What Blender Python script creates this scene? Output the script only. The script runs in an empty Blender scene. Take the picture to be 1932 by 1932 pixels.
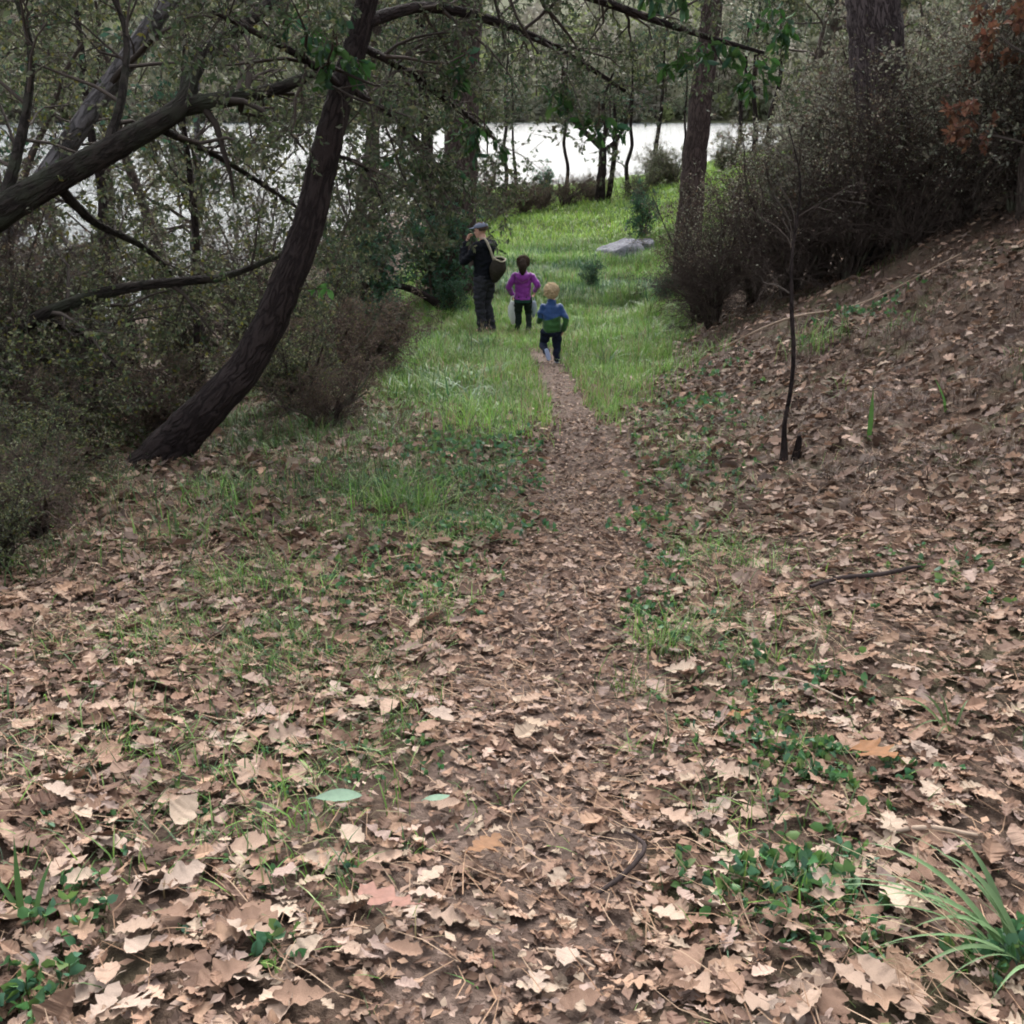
import bpy, bmesh, math, random
import numpy as np
from mathutils import Vector, Matrix, Euler, noise as mnoise

SC = bpy.context.scene
COL = SC.collection
R = math.radians

# ------------------------------------------------------------------ camera
cam_d = bpy.data.cameras.new('camera')
cam_d.sensor_fit = 'HORIZONTAL'; cam_d.sensor_width = 36.0
cam_d.lens = 36.0 * 2006.0 / 1932.0
cam_d.clip_start = 0.05; cam_d.clip_end = 2000.0
cam = bpy.data.objects.new('camera', cam_d); COL.objects.link(cam)
cam.location = (0, 0, 1.5)
cam.rotation_euler = (R(90 - 22.3), 0, 0)
SC.camera = cam

# ------------------------------------------------------------------ world, sun, exposure (overcast day in a wood)
SUN_EL, SUN_AZ = 42.0, 4.0
world = bpy.data.worlds.new('World'); SC.world = world; world.use_nodes = True
wn = world.node_tree; wn.nodes.clear()
wo = wn.nodes.new('ShaderNodeOutputWorld'); wb = wn.nodes.new('ShaderNodeBackground')
sky = wn.nodes.new('ShaderNodeTexSky'); sky.sky_type = 'NISHITA'; sky.sun_disc = False
sky.sun_elevation = R(SUN_EL); sky.sun_rotation = R(SUN_AZ)
sky.air_density = 1.0; sky.dust_density = 4.0; sky.ozone_density = 1.0
hs = wn.nodes.new('ShaderNodeHueSaturation'); hs.inputs['Saturation'].default_value = 0.22
wn.links.new(sky.outputs[0], hs.inputs['Color']); wn.links.new(hs.outputs[0], wb.inputs['Color'])
wb.inputs['Strength'].default_value = 0.15
wn.links.new(wb.outputs[0], wo.inputs[0])
sun_d = bpy.data.lights.new('sun', 'SUN'); sun_d.energy = 0.8; sun_d.angle = R(34); sun_d.color = (1.0, 0.97, 0.93)
sun = bpy.data.objects.new('sun', sun_d); COL.objects.link(sun)
a_, e_ = R(SUN_AZ), R(SUN_EL)
sdir = Vector((math.sin(a_) * math.cos(e_), math.cos(a_) * math.cos(e_), math.sin(e_)))
sun.rotation_euler = (-sdir).to_track_quat('-Z', 'Y').to_euler()
SC.view_settings.view_transform = 'Standard'; SC.view_settings.look = 'None'
SC.view_settings.exposure = 1.7; SC.view_settings.gamma = 1.0
SC.view_settings.use_curve_mapping = False
SC.cycles.use_denoising = True; SC.cycles.filter_width = 1.9; SC.cycles.use_adaptive_sampling = True; SC.cycles.adaptive_threshold = 0.05; SC.cycles.adaptive_min_samples = 24
SC.cycles.max_bounces = 4; SC.cycles.diffuse_bounces = 2; SC.cycles.glossy_bounces = 2
SC.cycles.transmission_bounces = 2; SC.cycles.use_light_tree = False; SC.cycles.transparent_max_bounces = 4
SC.cycles.caustics_reflective = False; SC.cycles.caustics_refractive = False
SC.cycles.sample_clamp_indirect = 4.0

# ------------------------------------------------------------------ terrain functions
def sp(t, k=4.0):
    return np.logaddexp(0, np.asarray(t, float) * k) / k
def ss(a, b, t):
    u = np.clip((np.asarray(t, float) - a) / (b - a), 0, 1); return u * u * (3 - 2 * u)
PY=np.array([-30,-10,0,1.5,9,17,24,34,42,60,75,195,213,235,330,700.])
PZ=np.array([4.4,1.5,.12,0,-1.12,-2.3,-2.4,-2.3,-2.35,-6.0,-7.6,-8.2,-6.5,-2.5,24,70.])
def zp(y):
    y=np.asarray(y,float); w=np.clip(0.06*np.abs(y)+.4,.4,8)
    s=0
    for k in (-1,-.5,0,.5,1): s=s+np.interp(y+k*w,PY,PZ)
    return s/5
XPY=np.array([-5,1.4,3,5,7,10,13,17,22,30]); XPX=np.array([-.1,0,.17,.37,.52,.45,.38,.3,-.3,-2.])
def xpath(y): return np.interp(y,XPY,XPX)
def terr(x,y):
    x=np.asarray(x,float); y=np.asarray(y,float)
    z=zp(y)
    d=x-xpath(y)
    # right bank
    xb=np.interp(y,[-5,2,6,10,14,20,30,60],[1.3,1.35,1.2,1.3,1.8,3.2,5.0,14.])
    sl=np.interp(y,[-5,3,6,10,16,24,40,190,215],[.25,.30,.42,.50,.50,.30,.16,.12,0])
    t=sp(d-xb,3.)
    bank=sl*np.where(t<4.5,t,4.5+(t-4.5)*.35)
    # left fall to the lake
    xl=np.interp(y,[-5,3,6,10,17,30,60],[2.3,2.4,2.4,2.3,2.2,2.2,2.0])
    fall=np.interp(y,[-5,3,8,14,22,45,190,215],[.12,.16,.22,.30,.36,.36,.05,0])*sp(-x-xl,2.)
    z=z+bank-fall
    z=z+.13*sp(x-1.5,1.5)*ss(18,26,y)*ss(60,40,y)
    near=ss(60,20,y)
    z=z+near*(.035*np.sin(1.7*x+.6*y+1)*np.sin(1.3*y-.5*x)+.018*np.sin(4.1*x+2.2*y)*np.sin(3.7*y-1.9*x+2)+.008*np.sin(9.7*x+3)*np.sin(8.9*y+x))
    rough=ss(.9,2.2,d)*ss(2.5,4.5,y)*ss(24,18,y)
    z=z+rough*(.06*np.sin(2.3*x-1.9*y+.7)*np.sin(1.1*y+1.7*x)+.05*np.sin(3.9*x+3.1*y+2.)*np.sin(2.7*y-3.3*x+1.)+.03*np.sin(7.1*x-5.3*y)*np.sin(6.1*y+2.*x))
    z=z-.03*np.exp(-(d/.38)**2)*ss(26,16,y)
    lo=np.where(y<200,-8.2,-1e9)
    return np.maximum(z,lo)
LAKE_Z = -6.5
def nrm(v):
    return v / np.maximum(np.linalg.norm(v, axis=-1, keepdims=True), 1e-9)
def tnormal(x, y, e=0.06):
    gx = (terr(x + e, y) - terr(x - e, y)) / (2 * e); gy = (terr(x, y + e) - terr(x, y - e)) / (2 * e)
    return nrm(np.stack([-gx, -gy, np.ones_like(gx)], -1))
def sn(x, y, s=1.0, o=0.0):
    """cheap smooth noise in about -1..1"""
    x = np.asarray(x) * s + o; y = np.asarray(y) * s - o * 1.3
    return (np.sin(1.3 * x + 1.9 * y + 2.1 * np.sin(.9 * y + o)) + np.sin(2.3 * y - 1.1 * x + 1.7 * np.sin(1.7 * x + 2 * o)) +
            .6 * np.sin(3.7 * x + 2.9 * y + o) * np.sin(3.1 * y - 2.3 * x)) / 2.3

# ------------------------------------------------------------------ materials
MATS = {}
def nodes(name):
    m = bpy.data.materials.new(name); m.use_nodes = True
    nt = m.node_tree; b = nt.nodes['Principled BSDF']
    MATS[name] = m
    return m, nt, b
def N(nt, t, **kw):
    n = nt.nodes.new(t)
    for k, v in kw.items():
        if k in n.inputs: n.inputs[k].default_value = v
        else: setattr(n, k, v)
    return n
def ramp(nt, stops):
    r = nt.nodes.new('ShaderNodeValToRGB'); el = r.color_ramp.elements
    while len(el) < len(stops): el.new(0.5)
    for e, (p, c) in zip(el, stops): e.position = p; e.color = (*c, 1)
    return r
def coords(nt, kind='Object', scale=(1, 1, 1)):
    tc = nt.nodes.new('ShaderNodeTexCoord'); mp = nt.nodes.new('ShaderNodeMapping'); mp.inputs['Scale'].default_value = scale
    nt.links.new(tc.outputs[kind], mp.inputs[0]); return mp
def noise(nt, vec, scale, detail=4, rough=.6):
    n = N(nt, 'ShaderNodeTexNoise', Scale=scale, Detail=detail, Roughness=rough); nt.links.new(vec.outputs[0], n.inputs['Vector']); return n
def bump(nt, b, src, strength, dist):
    bp = N(nt, 'ShaderNodeBump', Strength=strength, Distance=dist); nt.links.new(src, bp.inputs['Height']); nt.links.new(bp.outputs[0], b.inputs['Normal'])

def m_ground(name, dark, mid, light, moss=None):
    m, nt, b = nodes(name); v = coords(nt)
    n1 = noise(nt, v, 9, 6, .7); n2 = noise(nt, v, 60, 4, .7); n3 = noise(nt, v, .8, 3)
    r1 = ramp(nt, [(.3, dark), (.52, mid), (.72, light)])
    mx = N(nt, 'ShaderNodeMix', data_type='FLOAT'); mx.inputs[0].default_value = .55
    nt.links.new(n1.outputs[0], mx.inputs[2]); nt.links.new(n2.outputs[0], mx.inputs[3]); nt.links.new(mx.outputs[0], r1.inputs[0])
    out = r1.outputs[0]
    if moss:
        rm = ramp(nt, [(.52, (0, 0, 0)), (.66, (1, 1, 1))]); nt.links.new(n3.outputs[0], rm.inputs[0])
        mc = N(nt, 'ShaderNodeMix', data_type='RGBA'); mc.inputs[7].default_value = (*moss, 1)
        nt.links.new(rm.outputs[0], mc.inputs[0]); nt.links.new(out, mc.inputs[6]); out = mc.outputs[2]
    nt.links.new(out, b.inputs['Base Color']); b.inputs['Roughness'].default_value = .95; b.inputs['Specular IOR Level'].default_value = .15
    bump(nt, b, mx.outputs[0], .9, .03)
m_ground('ground', (.03, .022, .017), (.085, .058, .043), (.17, .12, .09), (.05, .06, .022))
m_ground('path', (.05, .035, .028), (.13, .092, .074), (.24, .175, .145))
m_ground('far_hill', (.04, .045, .025), (.08, .085, .045), (.14, .15, .07))

def m_col(name, rough=.6, trans=.0, spec=.3, mottle=.35, mscale=60., bumpd=0):
    """colour from the mesh's own Col attribute, mottled"""
    m, nt, b = nodes(name); at = N(nt, 'ShaderNodeAttribute', attribute_name='Col'); v = coords(nt)
    n = noise(nt, v, mscale, 3)
    mr = N(nt, 'ShaderNodeMapRange'); mr.inputs[3].default_value = 1 - mottle; mr.inputs[4].default_value = 1 + mottle
    nt.links.new(n.outputs[0], mr.inputs[0])
    mul = N(nt, 'ShaderNodeVectorMath', operation='SCALE'); nt.links.new(at.outputs['Color'], mul.inputs[0]); nt.links.new(mr.outputs[0], mul.inputs['Scale'])
    nt.links.new(mul.outputs[0], b.inputs['Base Color']); b.inputs['Roughness'].default_value = rough; b.inputs['Specular IOR Level'].default_value = spec
    if bumpd: bump(nt, b, n.outputs[0], .6, bumpd)
    if trans:
        tr = nt.nodes.new('ShaderNodeBsdfTranslucent'); nt.links.new(mul.outputs[0], tr.inputs[0])
        ms = nt.nodes.new('ShaderNodeMixShader'); ms.inputs[0].default_value = trans
        nt.links.new(b.outputs[0], ms.inputs[1]); nt.links.new(tr.outputs[0], ms.inputs[2])
        nt.links.new(ms.outputs[0], nt.nodes['Material Output'].inputs[0])
m_col('foliage', .65, .3, .14, .25, 12)
m_col('grass', .5, .3, .3, .15, 8)
m_col('litter', .75, .12, .2, .35, 70, .002)
m_col('twig', .9, 0, .1, .3, 40)

def m_leaf_random(name, stops):
    m, nt, b = nodes(name); oi = nt.nodes.new('ShaderNodeObjectInfo'); r = ramp(nt, stops); nt.links.new(oi.outputs['Random'], r.inputs[0])
    r.color_ramp.interpolation = 'CONSTANT'
    v = coords(nt); n = noise(nt, v, 55, 4); mr = N(nt, 'ShaderNodeMapRange'); mr.inputs[3].default_value = .55; mr.inputs[4].default_value = 1.4
    nt.links.new(n.outputs[0], mr.inputs[0])
    # paler midrib and side veins
    sep = nt.nodes.new('ShaderNodeSeparateXYZ'); nt.links.new(v.outputs[0], sep.inputs[0])
    ab = N(nt, 'ShaderNodeMath', operation='ABSOLUTE'); nt.links.new(sep.outputs[0], ab.inputs[0])
    ve = N(nt, 'ShaderNodeMapRange'); ve.inputs[1].default_value = 0; ve.inputs[2].default_value = .003; ve.inputs[3].default_value = 1.25; ve.inputs[4].default_value = 1.0
    nt.links.new(ab.outputs[0], ve.inputs[0])
    mm = N(nt, 'ShaderNodeMath', operation='MULTIPLY'); nt.links.new(mr.outputs[0], mm.inputs[0]); nt.links.new(ve.outputs[0], mm.inputs[1])
    mul = N(nt, 'ShaderNodeVectorMath', operation='SCALE'); nt.links.new(r.outputs[0], mul.inputs[0]); nt.links.new(mm.outputs[0], mul.inputs['Scale'])
    nt.links.new(mul.outputs[0], b.inputs['Base Color']); b.inputs['Roughness'].default_value = .7; b.inputs['Specular IOR Level'].default_value = .25
    bump(nt, b, n.outputs[0], .6, .003)
m_leaf_random('dry_leaf', [(0, (0.328, 0.233, 0.175)), (.12, (0.383, 0.292, 0.233)), (.24, (0.274, 0.170, 0.118)), (.36, (0.365, 0.251, 0.185)), (.48, (0.201, 0.121, 0.083)),
                           (.58, (0.310, 0.224, 0.188)), (.68, (0.410, 0.314, 0.238)), (.78, (0.255, 0.153, 0.105)), (.86, (0.337, 0.215, 0.145)), (.93, (0.137, 0.081, 0.057))])

def m_plain(name, col, rough=.7, spec=.3, mottle=.2, scale=25, bumpd=0, sheen=0):
    m, nt, b = nodes(name); v = coords(nt); n = noise(nt, v, scale, 4)
    r = ramp(nt, [(.25, tuple(c * (1 - mottle) for c in col)), (.75, tuple(min(1, c * (1 + mottle)) for c in col))])
    nt.links.new(n.outputs[0], r.inputs[0]); nt.links.new(r.outputs[0], b.inputs['Base Color'])
    b.inputs['Roughness'].default_value = rough; b.inputs['Specular IOR Level'].default_value = spec
    if sheen: b.inputs['Sheen Weight'].default_value = sheen
    if bumpd: bump(nt, b, n.outputs[0], .7, bumpd)
def m_bark(name, dark, light, scale, stretch=.22, lichen=None):
    m, nt, b = nodes(name); v = coords(nt, 'UV', (1, stretch, 1)); v2 = coords(nt)
    vo = N(nt, 'ShaderNodeTexVoronoi', feature='DISTANCE_TO_EDGE', Scale=scale); n0 = noise(nt, v, scale * .7, 3)
    ad = N(nt, 'ShaderNodeMix', data_type='RGBA'); ad.inputs[0].default_value = .2
    nt.links.new(v.outputs[0], ad.inputs[6]); nt.links.new(n0.outputs['Color'], ad.inputs[7]); nt.links.new(ad.outputs[2], vo.inputs['Vector'])
    n1 = noise(nt, v2, 45, 5, .7); n2 = noise(nt, v2, 3.5, 3)
    mr = N(nt, 'ShaderNodeMapRange'); mr.inputs[2].default_value = .22
    nt.links.new(vo.outputs['Distance'], mr.inputs[0])
    mx = N(nt, 'ShaderNodeMix', data_type='FLOAT'); mx.inputs[0].default_value = .45
    nt.links.new(mr.outputs[0], mx.inputs[2]); nt.links.new(n1.outputs[0], mx.inputs[3])
    r = ramp(nt, [(.15, dark), (.75, light)]); nt.links.new(mx.outputs[0], r.inputs[0]); out = r.outputs[0]
    if lichen:
        rl = ramp(nt, [(.5, (0, 0, 0)), (.62, (1, 1, 1))]); nt.links.new(n2.outputs[0], rl.inputs[0])
        mc = N(nt, 'ShaderNodeMix', data_type='RGBA'); mc.inputs[7].default_value = (*lichen, 1)
        nt.links.new(rl.outputs[0], mc.inputs[0]); nt.links.new(out, mc.inputs[6]); out = mc.outputs[2]
    nt.links.new(out, b.inputs['Base Color']); b.inputs['Roughness'].default_value = .95; b.inputs['Specular IOR Level'].default_value = .12
    bump(nt, b, mx.outputs[0], 1.0, .025)
m_bark('bark_dark', (.011, .008, .008), (.032, .024, .023), 18)
m_bark('bark_limb', (.012, .010, .009), (.034, .028, .025), 18, .25, (.034, .036, .026))
m_bark('bark_grey', (.045, .042, .042), (.135, .125, .13), 14, .3)
m_bark('bark_pine', (.022, .017, .018), (.10, .08, .082), 20, .22)
m_bark('bark_red', (.026, .019, .018), (.085, .062, .058), 18, .22)
m_bark('bark_brown', (.025, .019, .016), (.085, .066, .056), 16, .22, (.10, .105, .075))

m_plain('rock', (.17, .17, .19), .95, .1, .6, 9, .04)
m_plain('rock_brown', (.14, .11, .09), .9, .2, .35, 7, .02)
m_plain('skin', (.52, .30, .23), .5, .4, .1, 30)
m_plain('navy_black_cloth', (.007, .008, .012), .9, .15, .25, 40, .003)
m_plain('charcoal_cloth', (.030, .030, .038), .9, .15, .3, 40, .003)
m_plain('black_leather', (.012, .012, .013), .6, .4, .2, 30)
m_plain('grey_cap', (.13, .145, .20), .9, .2, .15, 60, .002)
m_plain('purple_cloth', (.235, .022, .29), .6, .4, .15, 40, .003, .3)
m_plain('dark_green_cloth', (.012, .020, .017), .9, .2, .2, 40, .003)
m_plain('teal_cloth', (.02, .06, .05), .9, .2, .2, 40)
m_plain('blue_cloth', (.007, .042, .15), .65, .4, .15, 40, .003, .2)
m_plain('green_cloth', (.018, .078, .014), .7, .35, .15, 40, .003, .2)
m_plain('navy_cloth', (.010, .014, .032), .9, .2, .2, 40, .003)
m_plain('pale_blue_rubber', (.36, .42, .62), .6, .4, .1, 30)
m_plain('pale_shoe', (.30, .27, .26), .7, .3, .2, 30)
m_plain('brown_hair', (.06, .038, .027), .85, .12, .5, 90, .004)
m_plain('dark_hair', (.03, .02, .015), .85, .12, .5, 90, .004)
m_plain('blond_hair', (.50, .38, .24), .85, .12, .5, 90, .004)
m_plain('eye', (.02, .015, .012), .2, .5, .05, 10)
m_plain('lip', (.33, .13, .11), .5, .4, .1, 30)
m_plain('brown_sack', (.035, .030, .024), .9, .15, .3, 30, .004)
m_plain('cream_strap', (.33, .29, .22), .8, .2, .15, 40)
m_plain('white_plastic', (.72, .74, .74), .4, .4, .08, 20, .004)
m_plain('pale_blue_plastic', (.34, .40, .50), .4, .4, .1, 20, .004)
m_plain('sage_leaf', (.16, .23, .165), .8, .1, .15, 60, .001)
m_plain('rust_leaf', (.24, .125, .095), .7, .25, .25, 50, .002)
m_plain('orange_leaf', (.19, .085, .032), .7, .25, .3, 50, .002)
m_plain('cocoa_leaf', (.19, .095, .045), .7, .25, .3, 50, .002)
m_plain('stick', (.045, .034, .032), .95, .1, .4, 50, .003)
m_plain('pale_stick', (.33, .25, .19), .9, .1, .3, 50, .003)

m, nt, b = nodes('water'); v = coords(nt, 'Object', (.55, 1.0, 1))
n1 = noise(nt, v, 1.1, 4, .6); n2 = noise(nt, v, 6, 3, .6)
mx = N(nt, 'ShaderNodeMix', data_type='FLOAT'); mx.inputs[0].default_value = .3
nt.links.new(n1.outputs[0], mx.inputs[2]); nt.links.new(n2.outputs[0], mx.inputs[3])
b.inputs['Base Color'].default_value = (.05, .065, .07, 1); b.inputs['Roughness'].default_value = .12; b.inputs['IOR'].default_value = 1.33
bump(nt, b, mx.outputs[0], 1.0, .45)

# ------------------------------------------------------------------ mesh helpers
class Acc:
    def __init__(s): s.V = []; s.Q = []; s.T = []; s.mq = []; s.mt = []; s.C = []; s.n = 0; s.UV = []
    def add(s, V, Q=None, T=None, col=None, mat=0):
        V = np.asarray(V, float).reshape(-1, 3); s.V.append(V)
        if Q is not None and len(Q): Q = np.asarray(Q, int).reshape(-1, 4); s.Q.append(Q + s.n); s.mq.append(np.full(len(Q), mat))
        if T is not None and len(T): T = np.asarray(T, int).reshape(-1, 3); s.T.append(T + s.n); s.mt.append(np.full(len(T), mat))
        c = np.ones((len(V), 3)) * (np.asarray(col, float) if col is not None else .5)
        s.C.append(c); s.n += len(V)
    def mesh(s, name, mats, smooth=True, cols=True, uv=None):
        me = bpy.data.meshes.new(name)
        V = np.concatenate(s.V)
        Q = np.concatenate(s.Q) if s.Q else np.zeros((0, 4), int); T = np.concatenate(s.T) if s.T else np.zeros((0, 3), int)
        mi = np.concatenate([np.concatenate(s.mq) if s.mq else np.zeros(0), np.concatenate(s.mt) if s.mt else np.zeros(0)]).astype(np.int32)
        loops = np.concatenate([Q.ravel(), T.ravel()]).astype(np.int32)
        tot = np.concatenate([np.full(len(Q), 4), np.full(len(T), 3)]).astype(np.int32)
        st = np.concatenate([[0], np.cumsum(tot)[:-1]]).astype(np.int32)
        me.vertices.add(len(V)); me.vertices.foreach_set('co', V.astype(np.float32).ravel())
        me.loops.add(len(loops)); me.loops.foreach_set('vertex_index', loops)
        me.polygons.add(len(tot)); me.polygons.foreach_set('loop_start', st); me.polygons.foreach_set('loop_total', tot)
        me.polygons.foreach_set('material_index', mi)
        me.polygons.foreach_set('use_smooth', np.full(len(tot), smooth))
        if cols:
            ca = me.color_attributes.new('Col', 'FLOAT_COLOR', 'POINT')
            C = np.concatenate(s.C); ca.data.foreach_set('color', np.concatenate([C, np.ones((len(C), 1))], 1).astype(np.float32).ravel())
        if uv is not None:
            ul = me.uv_layers.new(name='UVMap'); ul.data.foreach_set('uv', uv[loops].astype(np.float32).ravel())
        for mm in mats: me.materials.append(MATS[mm])
        me.update(calc_edges=True)
        return me
def link(name, me, parent=None, loc=(0, 0, 0), rot=(0, 0, 0), scale=1.0):
    o = bpy.data.objects.new(name, me); COL.objects.link(o); o.parent = parent
    o.location = loc; o.rotation_euler = rot; o.scale = (scale,) * 3 if np.isscalar(scale) else scale
    return o
def empty(name, loc=(0, 0, 0), rz=0, scale=1.0):
    o = link(name, None, None, loc, (0, 0, rz), scale); o.empty_display_size = .2; return o
def tag(o, label=None, cat=None, group=None, kind=None):
    if label: o['label'] = label
    if cat: o['category'] = cat
    if group: o['group'] = group
    if kind: o['kind'] = kind
    return o
def copy_tree(o, parent=None):
    c = o.copy(); COL.objects.link(c); c.parent = parent
    for ch in list(o.children): copy_tree(ch, c)
    return c
def bm_mesh(name, bm, mats, smooth=True):
    me = bpy.data.meshes.new(name); bm.to_mesh(me); bm.free()
    me.polygons.foreach_set('use_smooth', [smooth] * len(me.polygons))
    for mm in mats: me.materials.append(MATS[mm])
    return me

def tubes(P, Rr, sides=3, cap=False):
    """batch of tubes: P (n,k,3), Rr (n,k)"""
    P = np.asarray(P, float); Rr = np.asarray(Rr, float); n, k = P.shape[:2]
    T = np.empty_like(P); T[:, 1:-1] = P[:, 2:] - P[:, :-2]; T[:, 0] = P[:, 1] - P[:, 0]; T[:, -1] = P[:, -1] - P[:, -2]; T = nrm(T)
    ax = nrm(P[:, -1] - P[:, 0]); ref = np.where(np.abs(ax[:, 2:3]) < .8, np.array([[0, 0, 1.]]), np.array([[1., 0, 0]]))
    U = nrm(np.cross(T, ref[:, None, :])); W = np.cross(T, U)
    a = np.arange(sides) * 2 * np.pi / sides
    V = P[:, :, None, :] + Rr[:, :, None, None] * (np.cos(a)[None, None, :, None] * U[:, :, None, :] + np.sin(a)[None, None, :, None] * W[:, :, None, :])
    idx = np.arange(n * k * sides).reshape(n, k, sides); j = np.roll(np.arange(sides), -1)
    Q = np.stack([idx[:, :-1, :], idx[:, :-1][:, :, j], idx[:, 1:][:, :, j], idx[:, 1:, :]], -1).reshape(-1, 4)
    return V.reshape(-1, 3), Q
def smooth_line(pts, k):
    """Catmull-Rom through (x,y,z,r) control points, k samples"""
    p = np.asarray(pts, float); d = np.concatenate([[0], np.cumsum(np.linalg.norm(np.diff(p[:, :3], axis=0), axis=1))])
    q = np.concatenate([[2 * p[0] - p[1]], p, [2 * p[-1] - p[-2]]])
    s = np.linspace(0, d[-1], k); i = np.clip(np.searchsorted(d, s, side='right') - 1, 0, len(p) - 2)
    t = ((s - d[i]) / (d[i + 1] - d[i]))[:, None]
    a, b_, c, e = q[i], q[i + 1], q[i + 2], q[i + 3]
    o = .5 * ((2 * b_) + (-a + c) * t + (2 * a - 5 * b_ + 4 * c - e) * t ** 2 + (-a + 3 * b_ - 3 * c + e) * t ** 3)
    o[:, 3] = np.maximum(o[:, 3], .002)
    return o
def trunk_mesh(name, pts, mat, k=40, sides=24, ridge=.06, lump=.08, flare=.0, seed=0, freq=7):
    rng = np.random.default_rng(seed); L = smooth_line(pts, k); P = L[:, :3].copy(); rr = L[:, 3]
    s = np.concatenate([[0], np.cumsum(np.linalg.norm(np.diff(P, axis=0), axis=1))])
    P[1:-1] += rng.normal(0, 1, (k - 2, 3)) * rr[1:-1, None] * .035
    V, Q = tubes(P[None], rr[None], sides)
    V = V.reshape(k, sides, 3); a = np.arange(sides) * 2 * np.pi / sides; ph = rng.uniform(0, 6, 6)
    h = 1 + ridge * (np.sin(freq * a[None] + 2.2 * np.sin(s[:, None] * 2.1 + ph[0]) + ph[1]) * .6 + .6 * np.sin((freq + 4) * a[None] - 1.5 * np.sin(s[:, None] * 3.3 + ph[2])) * np.sin(s[:, None] * 9 + 3 * a[None])) \
          + lump * np.sin(s[:, None] * 2.4 + ph[3]) * np.sin(2 * a[None] + ph[4] + s[:, None])
    h = h + flare * np.exp(-s[:, None] / (rr[0] * 2.2)) * (1 + .5 * np.sin(4 * a[None] + ph[5]))
    h = h + rng.normal(0, ridge * .35, (k, sides))
    V = P[:, None] + (V - P[:, None]) * h[..., None]
    acc = Acc(); acc.add(V.reshape(-1, 3), Q)
    acc.add(np.concatenate([V[-1], P[-1:]]), T=[(i, (i + 1) % sides, sides) for i in range(sides)])
    uv = np.concatenate([np.stack([np.broadcast_to(np.abs(((a / np.pi) % 2) - 1)[None] * np.pi * rr.mean(), (k, sides)), np.broadcast_to(s[:, None], (k, sides))], -1).reshape(-1, 2),
                         np.zeros((sides + 1, 2))])
    return acc.mesh(name, [mat], cols=False, uv=uv)
def spawn(rng, P, Rr, n, t0, L, spread, droop=0., k=4, wander=.25, rr=.5, t1=1., taper=.45, up=0.):
    n0, K = P.shape[:2]; idx = np.repeat(np.arange(n0), n); M = len(idx)
    t = rng.uniform(t0, t1, M); ft = t * (K - 1); i = np.minimum(ft.astype(int), K - 2); f = (ft - i)[:, None]
    base = P[idx, i] * (1 - f) + P[idx, i + 1] * f; tan = nrm(P[idx, i + 1] - P[idx, i])
    r0 = (Rr[idx, i] * (1 - f[:, 0]) + Rr[idx, i + 1] * f[:, 0]) * rr * rng.uniform(.7, 1.1, M)
    g = rng.normal(size=(M, 3)); g = nrm(g - (g * tan).sum(1, keepdims=True) * tan)
    an = rng.normal(spread, spread * .25, M)[:, None]
    d = nrm(tan * np.cos(an) + g * np.sin(an) + np.array([0, 0, up]))
    ln = L * rng.uniform(.55, 1.25, M) * (1 - taper * t); pts = [base]
    for j in range(k - 1):
        d = nrm(d + wander * rng.normal(size=(M, 3)) + np.array([0, 0, -droop])); pts.append(pts[-1] + d * (ln / (k - 1))[:, None])
    return np.stack(pts, 1), r0[:, None] * np.linspace(1, .35, k)[None]
def leaf_cards(rng, P, n, size, aspect=.45, cols=((.05, .07, .03),), wts=None, droop=.3, along=.4, t0=.2, fold=.15, jit=.25, shape=4):
    n0, K = P.shape[:2]; idx = np.repeat(np.arange(n0), n); M = len(idx)
    ft = rng.uniform(t0, 1, M) * (K - 1); i = np.minimum(ft.astype(int), K - 2); f = (ft - i)[:, None]
    base = P[idx, i] * (1 - f) + P[idx, i + 1] * f; tan = nrm(P[idx, i + 1] - P[idx, i])
    d = nrm(along * tan + rng.normal(size=(M, 3)) * .7 + np.array([0, 0, -droop])); g = rng.normal(size=(M, 3))
    g[:, 2] *= .6; w = nrm(np.cross(d, g)); nn = np.cross(w, d)
    ln = (size * rng.uniform(.6, 1.3, M))[:, None]; wd = ln * aspect * .5
    cols = np.asarray(cols, float); c = cols[rng.choice(len(cols), M, p=wts)] * rng.uniform(1 - jit, 1 + jit, (M, 1)) * (1 + rng.normal(0, .06, (M, 3)))
    c = np.clip(c, .004, 1)
    if shape == 4:
        V = np.stack([base, base + d * ln * .5 + w * wd + nn * ln * fold, base + d * ln, base + d * ln * .5 - w * wd + nn * ln * fold * .4], 1)
        return V.reshape(-1, 3), np.arange(M * 4).reshape(M, 4), np.repeat(c, 4, 0)
    V = np.stack([base, base + d * ln * .3 + w * wd * .9 + nn * ln * fold, base + d * ln * .7 + w * wd * .85 + nn * ln * fold, base + d * ln - nn * ln * .1,
                  base + d * ln * .7 - w * wd * .85 + nn * ln * fold, base + d * ln * .3 - w * wd * .9 + nn * ln * fold, base + d * ln * .5], 1)
    ix = np.arange(M)[:, None] * 7
    Q = np.concatenate([ix + np.array([[0, 6, 2, 1]]), ix + np.array([[6, 3, 3, 2]])[:, :4], ix + np.array([[0, 5, 4, 6]])])
    Q = np.concatenate([ix + np.array([[0, 6, 2, 1]]), ix + np.array([[0, 5, 4, 6]])]); T = np.concatenate([ix + np.array([[6, 3, 2]]), ix + np.array([[6, 4, 3]])])
    return V.reshape(-1, 3), (Q, T), np.repeat(c, 7, 0)
def put_leaves(acc, res, mat=0):
    V, F, c = res
    if isinstance(F, tuple): acc.add(V, F[0], F[1], col=c, mat=mat)
    else: acc.add(V, F, col=c, mat=mat)
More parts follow.
